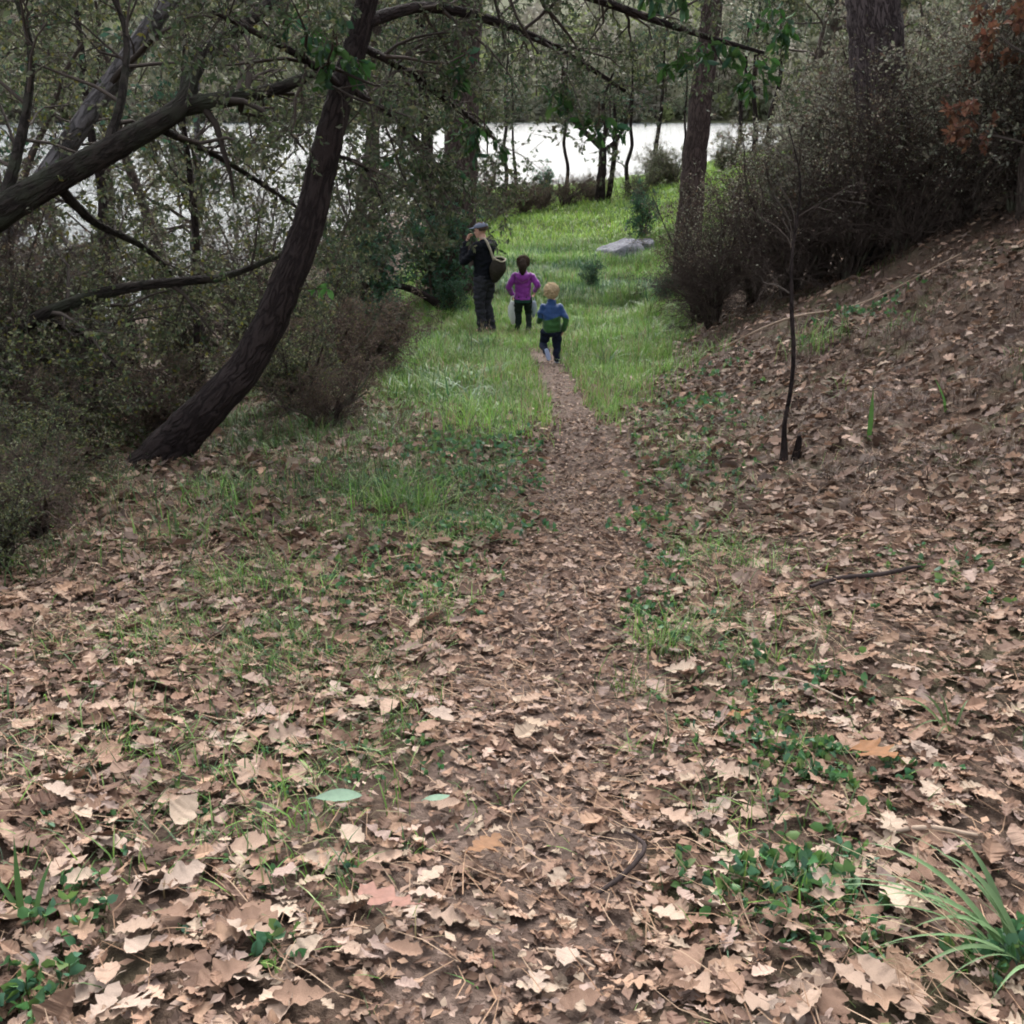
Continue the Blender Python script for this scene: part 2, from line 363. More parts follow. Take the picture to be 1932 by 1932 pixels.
def put_twigs(acc, P, Rr, sides, col, rng, mat=1):
    V, Q = tubes(P, Rr, sides); c = np.repeat(np.asarray(col) * rng.uniform(.6, 1.3, (len(P), 1)), P.shape[1] * sides, 0)
    acc.add(V, Q, col=c, mat=mat)

# ------------------------------------------------------------------ the setting: ground, path, lake
def axis(parts):
    return np.unique(np.concatenate([np.arange(a, b, s) for a, b, s in parts]))
xs = axis([(-420, -60, 18), (-60, -14, 2.2), (-14, -5, .5), (-5, 6, .09), (6, 14, .35), (14, 60, 2.), (60, 430, 18)])
ys = axis([(-30, 0, 2.), (0, 1, .3), (1, 14, .09), (14, 44, .3), (44, 80, 1.5), (80, 190, 8), (190, 260, 3), (260, 720, 20)])
def grid(xs, ys, zf):
    X, Y = np.meshgrid(xs, ys); V = np.stack([X, Y, zf(X, Y)], -1).reshape(-1, 3); nx, ny = len(xs), len(ys)
    i = np.arange(nx * ny).reshape(ny, nx); Q = np.stack([i[:-1, :-1], i[:-1, 1:], i[1:, 1:], i[1:, :-1]], -1).reshape(-1, 4)
    return V, Q
acc = Acc(); V, Q = grid(xs, ys, terr); cen = V[Q].mean(1); fm = cen[:, 1] > 44
acc.add(V, Q[~fm]); acc.add(V, Q[fm], mat=1)
tag(link('ground', acc.mesh('ground', ['ground', 'far_hill'], cols=False)), kind='structure')
yy = np.arange(.4, 13.4, .08); uu = np.linspace(-1, 1, 13)
hw = np.interp(yy, [0, 2, 5, 9, 13], [.34, .34, .30, .23, .17]) * (1 + .18 * sn(yy, yy * 0, 1.7, 3))
PX = xpath(yy)[:, None] + hw[:, None] * uu[None] + .05 * sn(yy[:, None], uu[None] * 2, 2.5, 1) * np.abs(uu)[None]; PYY = np.broadcast_to(yy[:, None], PX.shape)
PZZ = terr(PX, PYY) + .006 - .02 * (np.abs(uu)[None] ** 6) + .004 * sn(PX, PYY, 9)
i = np.arange(PX.size).reshape(PX.shape); Q = np.stack([i[:-1, :-1], i[:-1, 1:], i[1:, 1:], i[1:, :-1]], -1).reshape(-1, 4)
acc = Acc(); acc.add(np.stack([PX, PYY, PZZ], -1), Q)
tag(link('path', acc.mesh('path', ['path'], cols=False)), kind='structure')
acc = Acc(); V, Q = grid(np.linspace(-420, 430, 3), np.linspace(30, 262, 3), lambda x, y: np.full_like(x, LAKE_Z)); acc.add(V, Q)
tag(link('lake', acc.mesh('lake', ['water'], cols=False)), kind='structure')

# ------------------------------------------------------------------ trees: control points (x, y, z, radius)
bent_trunk = [(-2.36,6.25,-0.95,0.148),(-2.25,6.28,-0.77,0.129),(-2.07,6.3,-0.58,0.117),(-1.85,6.3,-0.38,0.109),(-1.6,6.35,-0.11,0.103),(-1.39,6.4,0.27,0.097),(-1.22,6.5,0.66,0.092),(-1.11,6.6,1.05,0.084),(-1.01,6.7,1.39,0.078),(-0.91,6.8,1.68,0.073),(-0.84,6.85,1.91,0.067),(-0.75,6.95,2.25,0.062),(-0.63,7.1,2.75,0.054),(-0.53,7.3,3.35,0.043),(-0.41,7.5,4.0,0.03)]
bent_limbs = [
    [(-0.85,6.8,1.79,0.04),(-0.54,7.2,1.89,0.032),(-0.12,7.6,1.83,0.028),(0.34,8.0,1.66,0.022),(0.82,8.3,1.4,0.013)] ,
    [(-0.78,6.9,2.13,0.043),(-0.22,7.5,2.16,0.037),(0.48,8.0,2.01,0.031),(1.16,8.4,1.83,0.023),(1.89,8.7,1.66,0.014)] ,
    [(-1.0,6.7,1.44,0.031),(-1.14,6.3,1.59,0.023),(-1.33,6.0,1.71,0.016),(-1.46,5.7,1.79,0.009)] ,
    [(-0.9,6.8,1.67,0.028),(-0.7,7.4,1.54,0.024),(-0.4,8.0,1.3,0.019),(-0.1,8.4,1.04,0.012)] ,
    [(-0.98,6.7,1.45,0.022),(-0.79,7.3,1.27,0.019),(-0.61,7.8,1.03,0.015),(-0.44,8.0,0.77,0.01)] ,
    [(-0.75,7.0,2.33,0.04),(-1.05,6.6,2.41,0.029),(-1.39,6.2,2.33,0.019),(-1.7,5.8,2.15,0.01)] ,
    [(-0.7,7.0,2.44,0.04),(0.1,6.7,2.4,0.029),(0.83,6.6,2.23,0.022),(1.54,6.7,2.03,0.012)] ,
    [(-0.63,7.1,2.75,0.036),(-0.22,8.0,3.14,0.03),(0.52,9.2,3.28,0.023),(1.44,10.0,3.07,0.015)] ,
    [(-1.08,6.6,1.08,0.014),(-0.92,7.0,0.96,0.012),(-0.82,7.2,0.67,0.007)] ,
]
left_trunk = [(-5.75,6.15,-1.9,0.134),(-5.47,6.26,-1.23,0.119),(-4.61,6.39,-0.39,0.109),(-3.66,6.66,0.41,0.102),(-3.17,6.8,0.72,0.092),(-2.84,6.87,0.9,0.081),(-2.52,6.94,1.06,0.073),(-2.24,7.07,1.21,0.066),(-2.08,7.21,1.34,0.061),(-2.04,7.34,1.51,0.052),(-1.96,7.48,1.65,0.049),(-1.78,7.62,1.79,0.044),(-1.58,7.89,1.98,0.039),(-1.25,8.16,2.37,0.029)]
left_limbs = [[(-2.11,7.21,1.32,0.064),(-1.85,7.28,1.36,0.05),(-1.55,7.48,1.42,0.042),(-1.25,7.62,1.53,0.031),(-1.01,7.89,1.58,0.018)],
    [(-4.61,6.39,-0.39,0.083),(-3.98,6.66,-0.32,0.068),(-3.44,7.07,-0.12,0.053),(-3.11,7.21,0.03,0.046),(-2.72,7.34,0.14,0.039),(-2.35,7.62,0.15,0.034),(-2.09,7.89,0.14,0.027),(-1.65,8.3,0.28,0.014)],
    [(-2.24,7.07,1.21,0.03),(-2.04,7.62,1.01,0.023),(-1.82,8.16,0.75,0.018),(-1.63,8.57,0.52,0.011)],
    [(-2.84,6.87,0.9,0.037),(-2.8,7.34,0.59,0.027),(-2.61,7.89,0.29,0.019),(-2.48,8.43,-0.28,0.011)],
    [(-2.52,6.94,1.06,0.033),(-2.46,7.21,1.39,0.027),(-2.48,7.48,1.76,0.02),(-2.61,7.62,2.07,0.014)],
    [(-3.17,6.8,0.72,0.042),(-3.07,7.07,1.17,0.033),(-3.05,7.34,1.64,0.023),(-3.17,7.48,2.07,0.014)],
    [(-3.26,7.21,0.0,0.029),(-3.03,7.62,-0.31,0.022),(-2.92,8.02,-0.78,0.012)]]
grey_trunk = [(-4.7,9.2,-0.26,0.103),(-3.76,9.0,0.76,0.087),(-3.34,9.0,1.24,0.079),(-2.9,9.0,1.72,0.071),(-2.52,9.0,2.15,0.064),(-2.02,9.0,2.74,0.053)]
centre_trunk = [(-0.97,20.0,-2.09,0.416),(-1.01,20.0,-1.17,0.341),(-0.93,20.0,-0.15,0.305),(-0.88,20.0,1.01,0.28),(-0.78,20.0,2.2,0.255),(-0.67,20.0,3.88,0.219)]
centre_stem = [(-1.42,20.5,-2.13,0.203),(-1.44,20.5,-1.34,0.15),(-1.51,20.5,-0.47,0.128),(-1.56,20.6,0.45,0.107),(-1.62,20.7,1.88,0.085)]
path_pine = [(3.06,19.0,-2.14,0.247),(3.07,19.0,-1.13,0.223),(3.1,19.0,-0.07,0.206),(3.13,19.0,0.87,0.189),(3.2,19.0,1.93,0.174),(3.25,19.0,3.09,0.157),(3.22,19.0,4.84,0.123)]
bank_pine = [(4.62,13.0,-0.42,0.343),(4.38,13.0,0.61,0.308),(4.23,13.0,1.24,0.29),(4.07,13.0,1.85,0.279),(3.98,13.0,2.28,0.269),(3.81,13.0,3.3,0.243),(3.52,13.0,5.15,0.186)]

GREY_GREEN = ((0.08, 0.094, 0.058), (0.109, 0.116, 0.08), (0.065, 0.084, 0.043), (0.145, 0.152, 0.109))
DARK_GREEN = ((0.039, 0.059, 0.031), (0.053, 0.077, 0.036), (0.07, 0.092, 0.048), (0.105, 0.119, 0.056))
BAY_GREEN = ((0.036, 0.084, 0.054), (0.054, 0.108, 0.072), (0.036, 0.09, 0.03), (0.072, 0.132, 0.09))
LICHEN = ((0.232, 0.232, 0.174), (0.18, 0.18, 0.132), (0.285, 0.28, 0.211), (0.116, 0.118, 0.084))
OLIVE = ((0.176, 0.189, 0.101), (0.23, 0.236, 0.135), (0.135, 0.162, 0.074))
DULL = ((0.106, 0.077, 0.056), (0.088, 0.069, 0.05), (0.138, 0.1, 0.069), (0.075, 0.081, 0.037))
YELLOW = ((.13, .13, .03), (.10, .12, .04))
BROWN_LEAF = ((0.155, 0.074, 0.045), (0.199, 0.105, 0.071), (0.105, 0.055, 0.038))
TWIG = (.062, .050, .044)

def limb_set(root, limbs, mat, seed):
    out = []
    for q, l in enumerate(limbs):
        link('limb', trunk_mesh('limb', l, mat, 22, 9, .05, .10, 0, seed + q, 4), root)
        out.append(smooth_line(l, 10))
    L = np.stack(out); return L[:, :, :3], L[:, :, 3]

# the bent tree beside the path
rng = np.random.default_rng(11)
t = empty('bent_tree', (0, 0, 0))
tag(t, 'dark tree with a sharply bent bare trunk leaning over left of the path', 'tree')
link('trunk', trunk_mesh('trunk', bent_trunk, 'bark_dark', 90, 30, .035, .05, .25, 3, 8), t)
P0, R0 = limb_set(t, bent_limbs, 'bark_dark', 20)
acc = Acc()
P1, R1 = spawn(rng, P0, R0, 13, .15, .85, .8, .06, 5, .22, .5)
P2, R2 = spawn(rng, P1, R1, 6, .2, .42, .8, .08, 4, .25, .55)
P3, R3 = spawn(rng, P2, R2, 4, .2, .22, .8, .08, 3, .25, .6)
for P_, R_, s_ in ((P1, R1, 4), (P2, R2, 3), (P3, R3, 3)): put_twigs(acc, P_, np.maximum(R_, .0016), s_, TWIG, rng)
put_leaves(acc, leaf_cards(rng, P3, 7, .040, .42, DARK_GREEN + GREY_GREEN[:2], None, .35))
put_leaves(acc, leaf_cards(rng, P2, 5, .042, .42, DARK_GREEN + GREY_GREEN[:2], None, .35))
link('crown', acc.mesh('crown', ['foliage', 'twig']), t)
# sprays of broad glossy leaves hanging off the limb ends
sprays = [(.35, 8.0, 1.45), (.62, 8.1, 1.22), (1.55, 8.6, 1.72), (1.85, 8.7, 1.55), (1.2, 8.4, 1.62), (-.55, 7.7, .98), (-.95, 6.3, 1.66), (-1.1, 6.35, 1.78), (-.2, 8.2, 1.15), (.9, 6.7, 2.05), (-.35, 7.6, 1.62), (2.0, 8.7, 1.85)]
for q, c0 in enumerate(sprays):
    acc = Acc(); c0 = np.array(c0); Ps = np.stack([c0 + [0, 0, .12], c0 + [0, 0, .03], c0 + [0, 0, -.05]])[None]
    put_twigs(acc, Ps, np.full(Ps.shape[:2], .006), 4, (.07, .05, .04), rng)
    Pa, Ra = spawn(rng, Ps, np.full(Ps.shape[:2], .006), 7, .0, .32, 1.1, .12, 4, .25, .7)
    put_twigs(acc, Pa, np.maximum(Ra, .002), 4, (.07, .05, .04), rng)
    put_leaves(acc, leaf_cards(rng, Pa, 9, .095, .42, ((.035, .085, .022), (.045, .10, .03), (.035, .08, .045)), None, .5, .6, .35, .1, .25, 7))
    tag(link('broad_leaf_spray', acc.mesh('broad_leaf_spray', ['foliage', 'twig']), t), kind='stuff')
acc = Acc(); Pq = np.array([[[-1.25, 6.3, .34], [-1.12, 6.18, .36], [-1.05, 6.12, .37]]])
put_twigs(acc, Pq, np.full(Pq.shape[:2], .004), 4, (.07, .06, .03), rng)
put_leaves(acc, leaf_cards(rng, Pq, 14, .06, .5, ((.07, .17, .04),), None, 0, .4, .3, .1, .2, 7))
tag(link('leaf_sprig', acc.mesh('leaf_sprig', ['foliage', 'twig']), t), kind='stuff')

# the leaning tree at the left edge, its forked limb crossing the picture
rng = np.random.default_rng(12)
t = empty('leaning_tree')
tag(t, 'leaning tree at left edge whose forked limb reaches up in front of the lake', 'tree')
link('trunk', trunk_mesh('trunk', left_trunk, 'bark_limb', 70, 20, .05, .07, .2, 5, 6), t)
P0, R0 = limb_set(t, left_limbs, 'bark_limb', 40)
acc = Acc()
P1, R1 = spawn(rng, P0, R0, 13, .1, .95, .85, .03, 5, .25, .5)
P2, R2 = spawn(rng, P1, R1, 6, .2, .5, .85, .05, 4, .28, .55)
P3, R3 = spawn(rng, P2, R2, 4, .2, .25, .85, .05, 3, .3, .6)
for P_, R_, s_ in ((P1, R1, 4), (P2, R2, 3), (P3, R3, 3)): put_twigs(acc, P_, np.maximum(R_, .0015), s_, TWIG, rng)
put_leaves(acc, leaf_cards(rng, P3, 7, .040, .5, GREY_GREEN + DARK_GREEN + OLIVE + YELLOW[:1], None, .2))
link('crown', acc.mesh('crown', ['foliage', 'twig']), t)

def crown_of(rng, tr, n1, L1, n2, L2, n3, L3, leaf, nleaf, cols, t0=.35, up=.15, droop=.04, aspect=.5, twig=TWIG, wts=None):
    """tr: smooth trunk samples (k,4)"""
    acc = Acc(); P = tr[None, :, :3]; Rr = tr[None, :, 3]
    P1, R1 = spawn(rng, P, Rr, n1, t0, L1, 1.0, droop, 6, .16, .45, up=up)
    P2, R2 = spawn(rng, P1, R1, n2, .2, L2, .8, droop, 5, .22, .5)
    P3, R3 = spawn(rng, P2, R2, n3, .2, L3, .8, droop, 4, .25, .5)
    put_twigs(acc, P1, np.maximum(R1, .006), 5, twig, rng); put_twigs(acc, P2, np.maximum(R2, .004), 3, twig, rng); put_twigs(acc, P3, np.maximum(R3, .003), 3, twig, rng)
    put_leaves(acc, leaf_cards(rng, P3, nleaf, leaf, aspect, cols, wts, .25))
    return acc

def whole_tree(name, pts, bark, seed, crown, k=50, sides=22, ridge=.05, lump=.04, flare=.3, freq=8):
    t = empty(name); link('trunk', trunk_mesh('trunk', pts, bark, k, sides, ridge, lump, flare, seed, freq), t)
    link('crown', crown.mesh('crown', ['foliage', 'twig']), t); return t

rng = np.random.default_rng(13)
tr = smooth_line(grey_trunk + [(-1.2, 9.1, 3.9, .05), (-.9, 9.3, 5.2, .03)], 20)
g0 = [(-5.9, 9.6, -1.9, .17), (-5.2, 9.4, -.85, .15)]
t = whole_tree('grey_trunk_tree', g0 + grey_trunk + [(-1.2, 9.1, 3.9, .05)], 'bark_grey', 4,
               crown_of(rng, tr, 16, 1.5, 6, .7, 6, .35, .05, 8, GREY_GREEN + YELLOW[:1], .1))
tag(t, 'pale grey leaning trunk behind the forked limb at upper left', 'tree')
rng = np.random.default_rng(14)
ct = [(-.97, 20., -2.6, .44)] + centre_trunk[:] + [(-.5, 20, 6.5, .15), (-.4, 20, 9, .06)]
t = whole_tree('lakeside_tree', ct, 'bark_red', 6, crown_of(rng, smooth_line(ct, 24), 22, 2.4, 6, 1.1, 7, .5, .085, 8, BAY_GREEN + GREY_GREEN, .3, .05, .10))
tag(t, 'thick dark tree standing just behind the man in the cap', 'tree')
rng = np.random.default_rng(15)
cs = [(-1.42, 20.5, -2.7, .22)] + centre_stem + [(-1.7, 20.8, 3.6, .05)]
t = whole_tree('lakeside_tree', cs, 'bark_dark', 7, crown_of(rng, smooth_line(cs, 20), 16, 1.6, 6, .8, 6, .4, .08, 8, BAY_GREEN + GREY_GREEN, .25, .05, .12), 40, 14)
tag(t, 'slimmer dark stem left of the thick tree behind the man', 'tree')
rng = np.random.default_rng(16)
pp = [(3.06, 19., -2.7, .27)] + path_pine + [(3.2, 19, 8, .12), (3.2, 19, 11, .04)]
t = whole_tree('pine_tree', pp, 'bark_red', 8, crown_of(rng, smooth_line(pp, 24), 26, 2.2, 5, 1.1, 5, .45, .16, 8, GREY_GREEN, .5, .1, .03, .10), 80, 30, .05, .03, .08, 11)
tag(t, 'reddish-brown pine trunk right of the grassy clearing with lake beyond it', 'tree')
rng = np.random.default_rng(17)
pb = [(4.7, 13., -.95, .42)] + bank_pine + [(3.2, 13, 8.5, .12), (3.1, 13, 11, .04)]
t = whole_tree('pine_tree', pb, 'bark_pine', 9, crown_of(rng, smooth_line(pb, 24), 26, 2.4, 5, 1.2, 5, .5, .16, 8, GREY_GREEN, .55, .1, .03, .10), 90, 40, .06, .03, .2, 13)
tag(t, 'thickest grey-brown furrowed trunk rising above shrubs at upper right', 'tree')

# smaller trees, two grown forms copied about, each on the ground where it stands
def small_tree(seed, h, r0, lean, bark, cols, leaf, nleaf, n1=16, L1=1.5, n2=6, L2=.75, n3=6, L3=.36, t0=.25, wts=None, up=.15, droop=.04):
    rng = np.random.default_rng(seed); k = 9; z = np.linspace(-.35, h, k)
    x = lean[0] * (z / h) ** 1.5 * np.sign(z) + rng.normal(0, .035, k) * h * .2; y = lean[1] * z / h + rng.normal(0, .03, k) * h * .2
    x[:2] *= .1; x = np.nan_to_num(x); pts = [(float(a), float(b_), float(c), float(r0 * (1 - .85 * max(c, 0) / h))) for a, b_, c in zip(x, y, z)]
    cr = crown_of(rng, smooth_line(pts, 20), n1, L1, n2, L2, n3, L3, leaf, nleaf, cols, t0, up, droop, wts=wts)
    t = whole_tree('tree', pts, bark, seed, cr, 36, 14, .05, .05, .3, 6); return t
def place(t, x, y, rz, s, name, label, cat='tree', group=None, first=False, dz=0.):
    o = t if first else copy_tree(t)
    o.name = name; o.location = (x, y, float(terr(x, y)) + dz); o.rotation_euler = (0, 0, R(rz)); v_ = np.random.default_rng(int(abs(x * 91 + y * 37) * 10)); o.scale = tuple(float(s * q) for q in (v_.uniform(.85, 1.2), v_.uniform(.85, 1.2), v_.uniform(.88, 1.12)))
    if cat == 'shrub': o.rotation_euler = (v_.normal(0, .10), v_.normal(0, .10), R(rz))
    tag(o, label, cat, group); return o

oak = small_tree(31, 6.5, .14, (.8, .3), 'bark_brown', GREY_GREEN + LICHEN[:2] + OLIVE, .08, 11)
oak2 = small_tree(32, 6.0, .11, (-.9, .2), 'bark_brown', GREY_GREEN + DARK_GREEN[2:] + OLIVE[:2], .08, 11, 18, 1.6)
lich = small_tree(33, 5.5, .10, (.6, -.3), 'bark_grey', LICHEN + GREY_GREEN, .08, 8, 16, 1.6)
brn = small_tree(34, 4.2, .07, (-.3, .2), 'bark_brown', BROWN_LEAF + BROWN_LEAF[:1], .11, 12, 14, 1.3, 5, .6, 4, .3, .2)
thin = small_tree(35, 5.0, .07, (.3, .1), 'bark_dark', GREY_GREEN + BAY_GREEN[:2], .08, 4, 12, 1.1, 5, .6, 4, .3, .5)
G1 = 'lichen-grey oaks on the bank to the right'
for q, (p_, x, y, rz, s, nm, lb) in enumerate([
    (oak, 7.6, 19.5, 10, 1.1, 'oak_tree', 'lichen-grey oak between the two pine trunks at upper right'),
    (lich, 9.3, 17.5, 120, 1.15, 'oak_tree', 'pale lichened oak just right of the thickest trunk'),
    (oak2, 6.2, 24.5, 200, 1.2, 'oak_tree', 'thin reddish-barked oak beyond the shrubs right of the reddish pine'),
    (lich, 11.8, 22., 260, 1.35, 'oak_tree', 'pale lichened oak filling the top right corner'),
    (oak, 13.5, 28., 70, 1.5, 'oak_tree', 'far oak high on the bank at the upper right edge'),
    (lich, 8.8, 30., 330, 1.5, 'oak_tree', 'pale oak far behind the thickest trunk'),
    (oak2, 10.8, 33., 40, 1.5, 'oak_tree', 'far oak behind the shrubs near the right end of the lake'),
    (oak, 6.4, 7.6, 200, 1.35, 'oak_tree', 'oak added off the right edge to shade the bank, branches hanging in'),  # out-of-frame tree added for its shade on the right bank
    (lich, 13.0, 30.5, 210, 1.6, 'oak_tree', 'pale oak right behind the thickest trunk near the top edge'),
    (oak, 15.5, 35., 100, 1.7, 'oak_tree', 'far oak on the skyline left of the top right corner'),
    (lich, 12.4, 38., 10, 1.8, 'oak_tree', 'far pale oak on the skyline right of the thickest trunk'),
    (lich, 9.6, 24.0, 60, 1.5, 'oak_tree', 'pale oak in the gap right of the thickest trunk at the top'),
    (brn, 6.2, 11.9, 15, 1.0, 'brown_leaved_oak', 'young oak with rust-brown leaves in the upper right corner'),
    (brn, 5.75, 12.4, 250, 1.05, 'brown_leaved_oak', 'rust-brown oak just right of the thickest trunk near the top'),
    (brn, 5.05, 10.9, 140, .8, 'brown_leaved_oak', 'smaller rust-brown oak below the corner one on the bank'),
    (oak2, -4.6, 14.5, 0, 1.0, 'oak_tree', 'oak seen between the bent trunk and the forked limb'),
    (oak, -7.3, 15.5, 80, 1.1, 'oak_tree', 'oak with yellowish leaves below the leaning grey trunk'),
    (lich, -10.5, 17.5, 190, 1.2, 'oak_tree', 'pale oak at the far upper left in front of the lake'),
    (oak2, -6.3, 11.2, 150, .95, 'oak_tree', 'oak beside the leaning grey trunk behind the forked limb'),
    (oak, -8.6, 13.2, 230, 1.0, 'oak_tree', 'oak at the left edge above the low limb'),
    (lich, -5.6, 18.6, 60, 1.05, 'oak_tree', 'pale oak seen left of the bent trunk against the lake'),
    (oak, -2.55, 17.6, 330, .9, 'oak_tree', 'oak right of the bent trunk at the height of the lake'),
    (oak2, -10.2, 14.6, 20, 1.1, 'oak_tree', 'oak with low boughs in the top left corner'),
    (oak, -6.3, 9.3, 130, .75, 'oak_tree', 'small oak at the left edge behind the leaning limb'),
    (oak, 5.4, 21.0, 280, 1.1, 'oak_tree', 'oak right behind the reddish pine'),
    (oak2, -3.1, 23.5, 250, 1.05, 'oak_tree', 'oak by the water left of the tree behind the man'),
    (oak, -9.2, 24.5, 300, 1.2, 'oak_tree', 'oak by the water at upper left behind the leaning grey trunk'),
    (oak, -13.5, 25.5, 20, 1.4, 'oak_tree', 'oak by the water beyond the left edge brush'),
    (thin, -2.9, 9.6, 0, .8, 'young_tree', 'thin upright young tree right behind the bent trunk'),
    (thin, -4.05, 11.0, 100, .95, 'young_tree', 'thin upright dark tree left of the bent trunk'),
    (thin, -5.9, 12.5, 200, 1.0, 'young_tree', 'thin upright tree in the left brush under the low limb'),
    (thin, -.25, 34.5, 45, 1.05, 'lakeside_sapling', 'straight thin tree on the lake edge above the purple jacket'),
    (thin, .15, 35.2, 160, .8, 'lakeside_sapling', 'second thin tree on the lake edge above the purple jacket'),
    (thin, 3.7, 35.4, 250, 1.0, 'lakeside_sapling', 'pale slim tree right of the forked lakeside tree'),
    (thin, 1.75, 36.0, 80, .95, 'lakeside_sapling', 'slim tree at the water just left of the forked tree'),
    (thin, 4.6, 36.4, 330, 1.1, 'lakeside_sapling', 'slim tree at the water midway between forked tree and pine'),
    (thin, 5.5, 35.6, 200, .85, 'lakeside_sapling', 'shorter slim tree just left of the pine by the water'),
    (thin, 6.9, 34.5, 20, 1.15, 'lakeside_sapling', 'first slim trunk right of the reddish pine against the lake'),
    (thin, 7.35, 34.0, 130, 1.2, 'lakeside_sapling', 'middle slim trunk right of the reddish pine against the lake'),
    (thin, 7.9, 34.6, 290, 1.15, 'lakeside_sapling', 'third slim trunk right of the reddish pine against the lake'),
]):
    seen = globals().setdefault('_seen', set()); place(p_, x, y, rz, s, nm, lb, 'tree', None, id(p_) not in seen); seen.add(id(p_))

# the forked lakeside tree with its arching arms
rng = np.random.default_rng(36)
fx, fy = 2.75, 34.3; fz = float(terr(fx, fy))
t = empty('forked_tree', (fx, fy, fz)); tag(t, 'twisted dark tree forking against the bright lake in the centre', 'tree')
link('trunk', trunk_mesh('trunk', [(0, 0, -.3, .17), (0, 0, .5, .13), (.03, 0, 1.2, .12), (.0, 0, 1.7, .11)], 'bark_dark', 20, 12, .06, .08, .4, 1, 5), t)
fl = [[(0, 0, 1.6, .09), (-.35, 0, 1.9, .08), (-.9, .1, 2.4, .06), (-1.4, 0, 3.0, .04), (-1.9, 0, 3.3, .02)], [(.0, 0, 1.65, .09), (.1, 0, 2.2, .07), (.0, 0, 2.9, .05), (.25, 0, 3.7, .03)],
      [(.02, 0, 1.5, .07), (.45, 0, 1.85, .06), (.75, 0, 2.5, .05), (.9, .1, 3.4, .03)], [(.2, .2, -.3, .1), (.35, .2, .8, .09), (.42, .2, 1.8, .07), (.35, .2, 3.0, .04)]]
P0, R0 = limb_set(t, fl, 'bark_dark', 60); acc = Acc()
P1, R1 = spawn(rng, P0, R0, 8, .4, .9, .8, .02, 4, .2, .5); P2, R2 = spawn(rng, P1, R1, 5, .2, .45, .8, .03, 3, .25, .6)
put_twigs(acc, P1, np.maximum(R1, .008), 3, TWIG, rng); put_twigs(acc, P2, np.maximum(R2, .006), 3, TWIG, rng)
put_leaves(acc, leaf_cards(rng, P2, 3, .10, .5, DARK_GREEN + BAY_GREEN, None, .1)); link('crown', acc.mesh('crown', ['foliage', 'twig']), t)

# ------------------------------------------------------------------ shrubs
def shrub(seed, h, spread, nst, cols, leaf, nleaf, twig, n2=9, n3=6, n4=3, wts=None, top=.0, aspect=.5):
    rng = np.random.default_rng(seed); t = empty('shrub'); a = rng.uniform(0, 6.28, nst)
    st = []
    for q in range(nst):
        d = np.array([math.cos(a[q]), math.sin(a[q])]) * rng.uniform(.15, 1) * spread; hh = h * rng.uniform(.4, 1.1)
        st.append([(d[0] * .08, d[1] * .08, -.15, .028), (d[0] * .25, d[1] * .25, hh * .3, .022), (d[0] * .6 + rng.normal(0, .08), d[1] * .6 + rng.normal(0, .08), hh * .65, .015), (d[0], d[1], hh, .006)])
    for l in st: link('stem', trunk_mesh('stem', l, 'bark_brown', 12, 6, .05, .1, 0, seed, 4), t)
    L = np.stack([smooth_line(l, 9) for l in st]); acc = Acc()
    P1, R1 = spawn(rng, L[:, :, :3], L[:, :, 3], n2, .12, h * .5, .75, .0, 6, .3, .5, taper=.4)
    P2, R2 = spawn(rng, P1, R1, n3, .15, h * .22, .7, .0, 4, .25, .55); P3, R3 = spawn(rng, P2, R2, n4, .2, h * .11, .7, 0, 3, .25, .6)
    for P_, R_ in ((P1, R1), (P2, R2), (P3, R3)): put_twigs(acc, P_, np.maximum(R_, .0022), 3, twig, rng)
    if top:   # leaves only on the outer, upper twigs
        keep = P3[:, -1, 2] > top * h * rng.uniform(.7, 1.3, len(P3)); P3 = P3[keep]
    put_leaves(acc, leaf_cards(rng, P3, nleaf, leaf, aspect, cols, wts, .0)); link('foliage', acc.mesh('foliage', ['foliage', 'twig']), t)
    return t
s_dark = shrub(51, 2.3, 1.3, 17, LICHEN + DULL, .038, 2, (.068, .052, .045), 10, 7, 4, None, .55)
s_lich = shrub(52, 2.5, 1.4, 15, LICHEN + LICHEN[:3] + DULL[:1], .055, 5, (.085, .070, .060), 10, 7, 4, None, .4)
s_dry = shrub(53, 1.1, .8, 13, DULL, .028, 2, (.09, .067, .057), 8, 6, 4, None, .2)
s_green = shrub(54, 1.3, .9, 12, DARK_GREEN + YELLOW + GREY_GREEN + OLIVE, .036, 5, (.06, .05, .042), 9, 6, 3)
s_bay = shrub(55, 1.5, .8, 8, BAY_GREEN, .075, 4, (.05, .04, .03), 7, 5, 3, None, 0, .4)
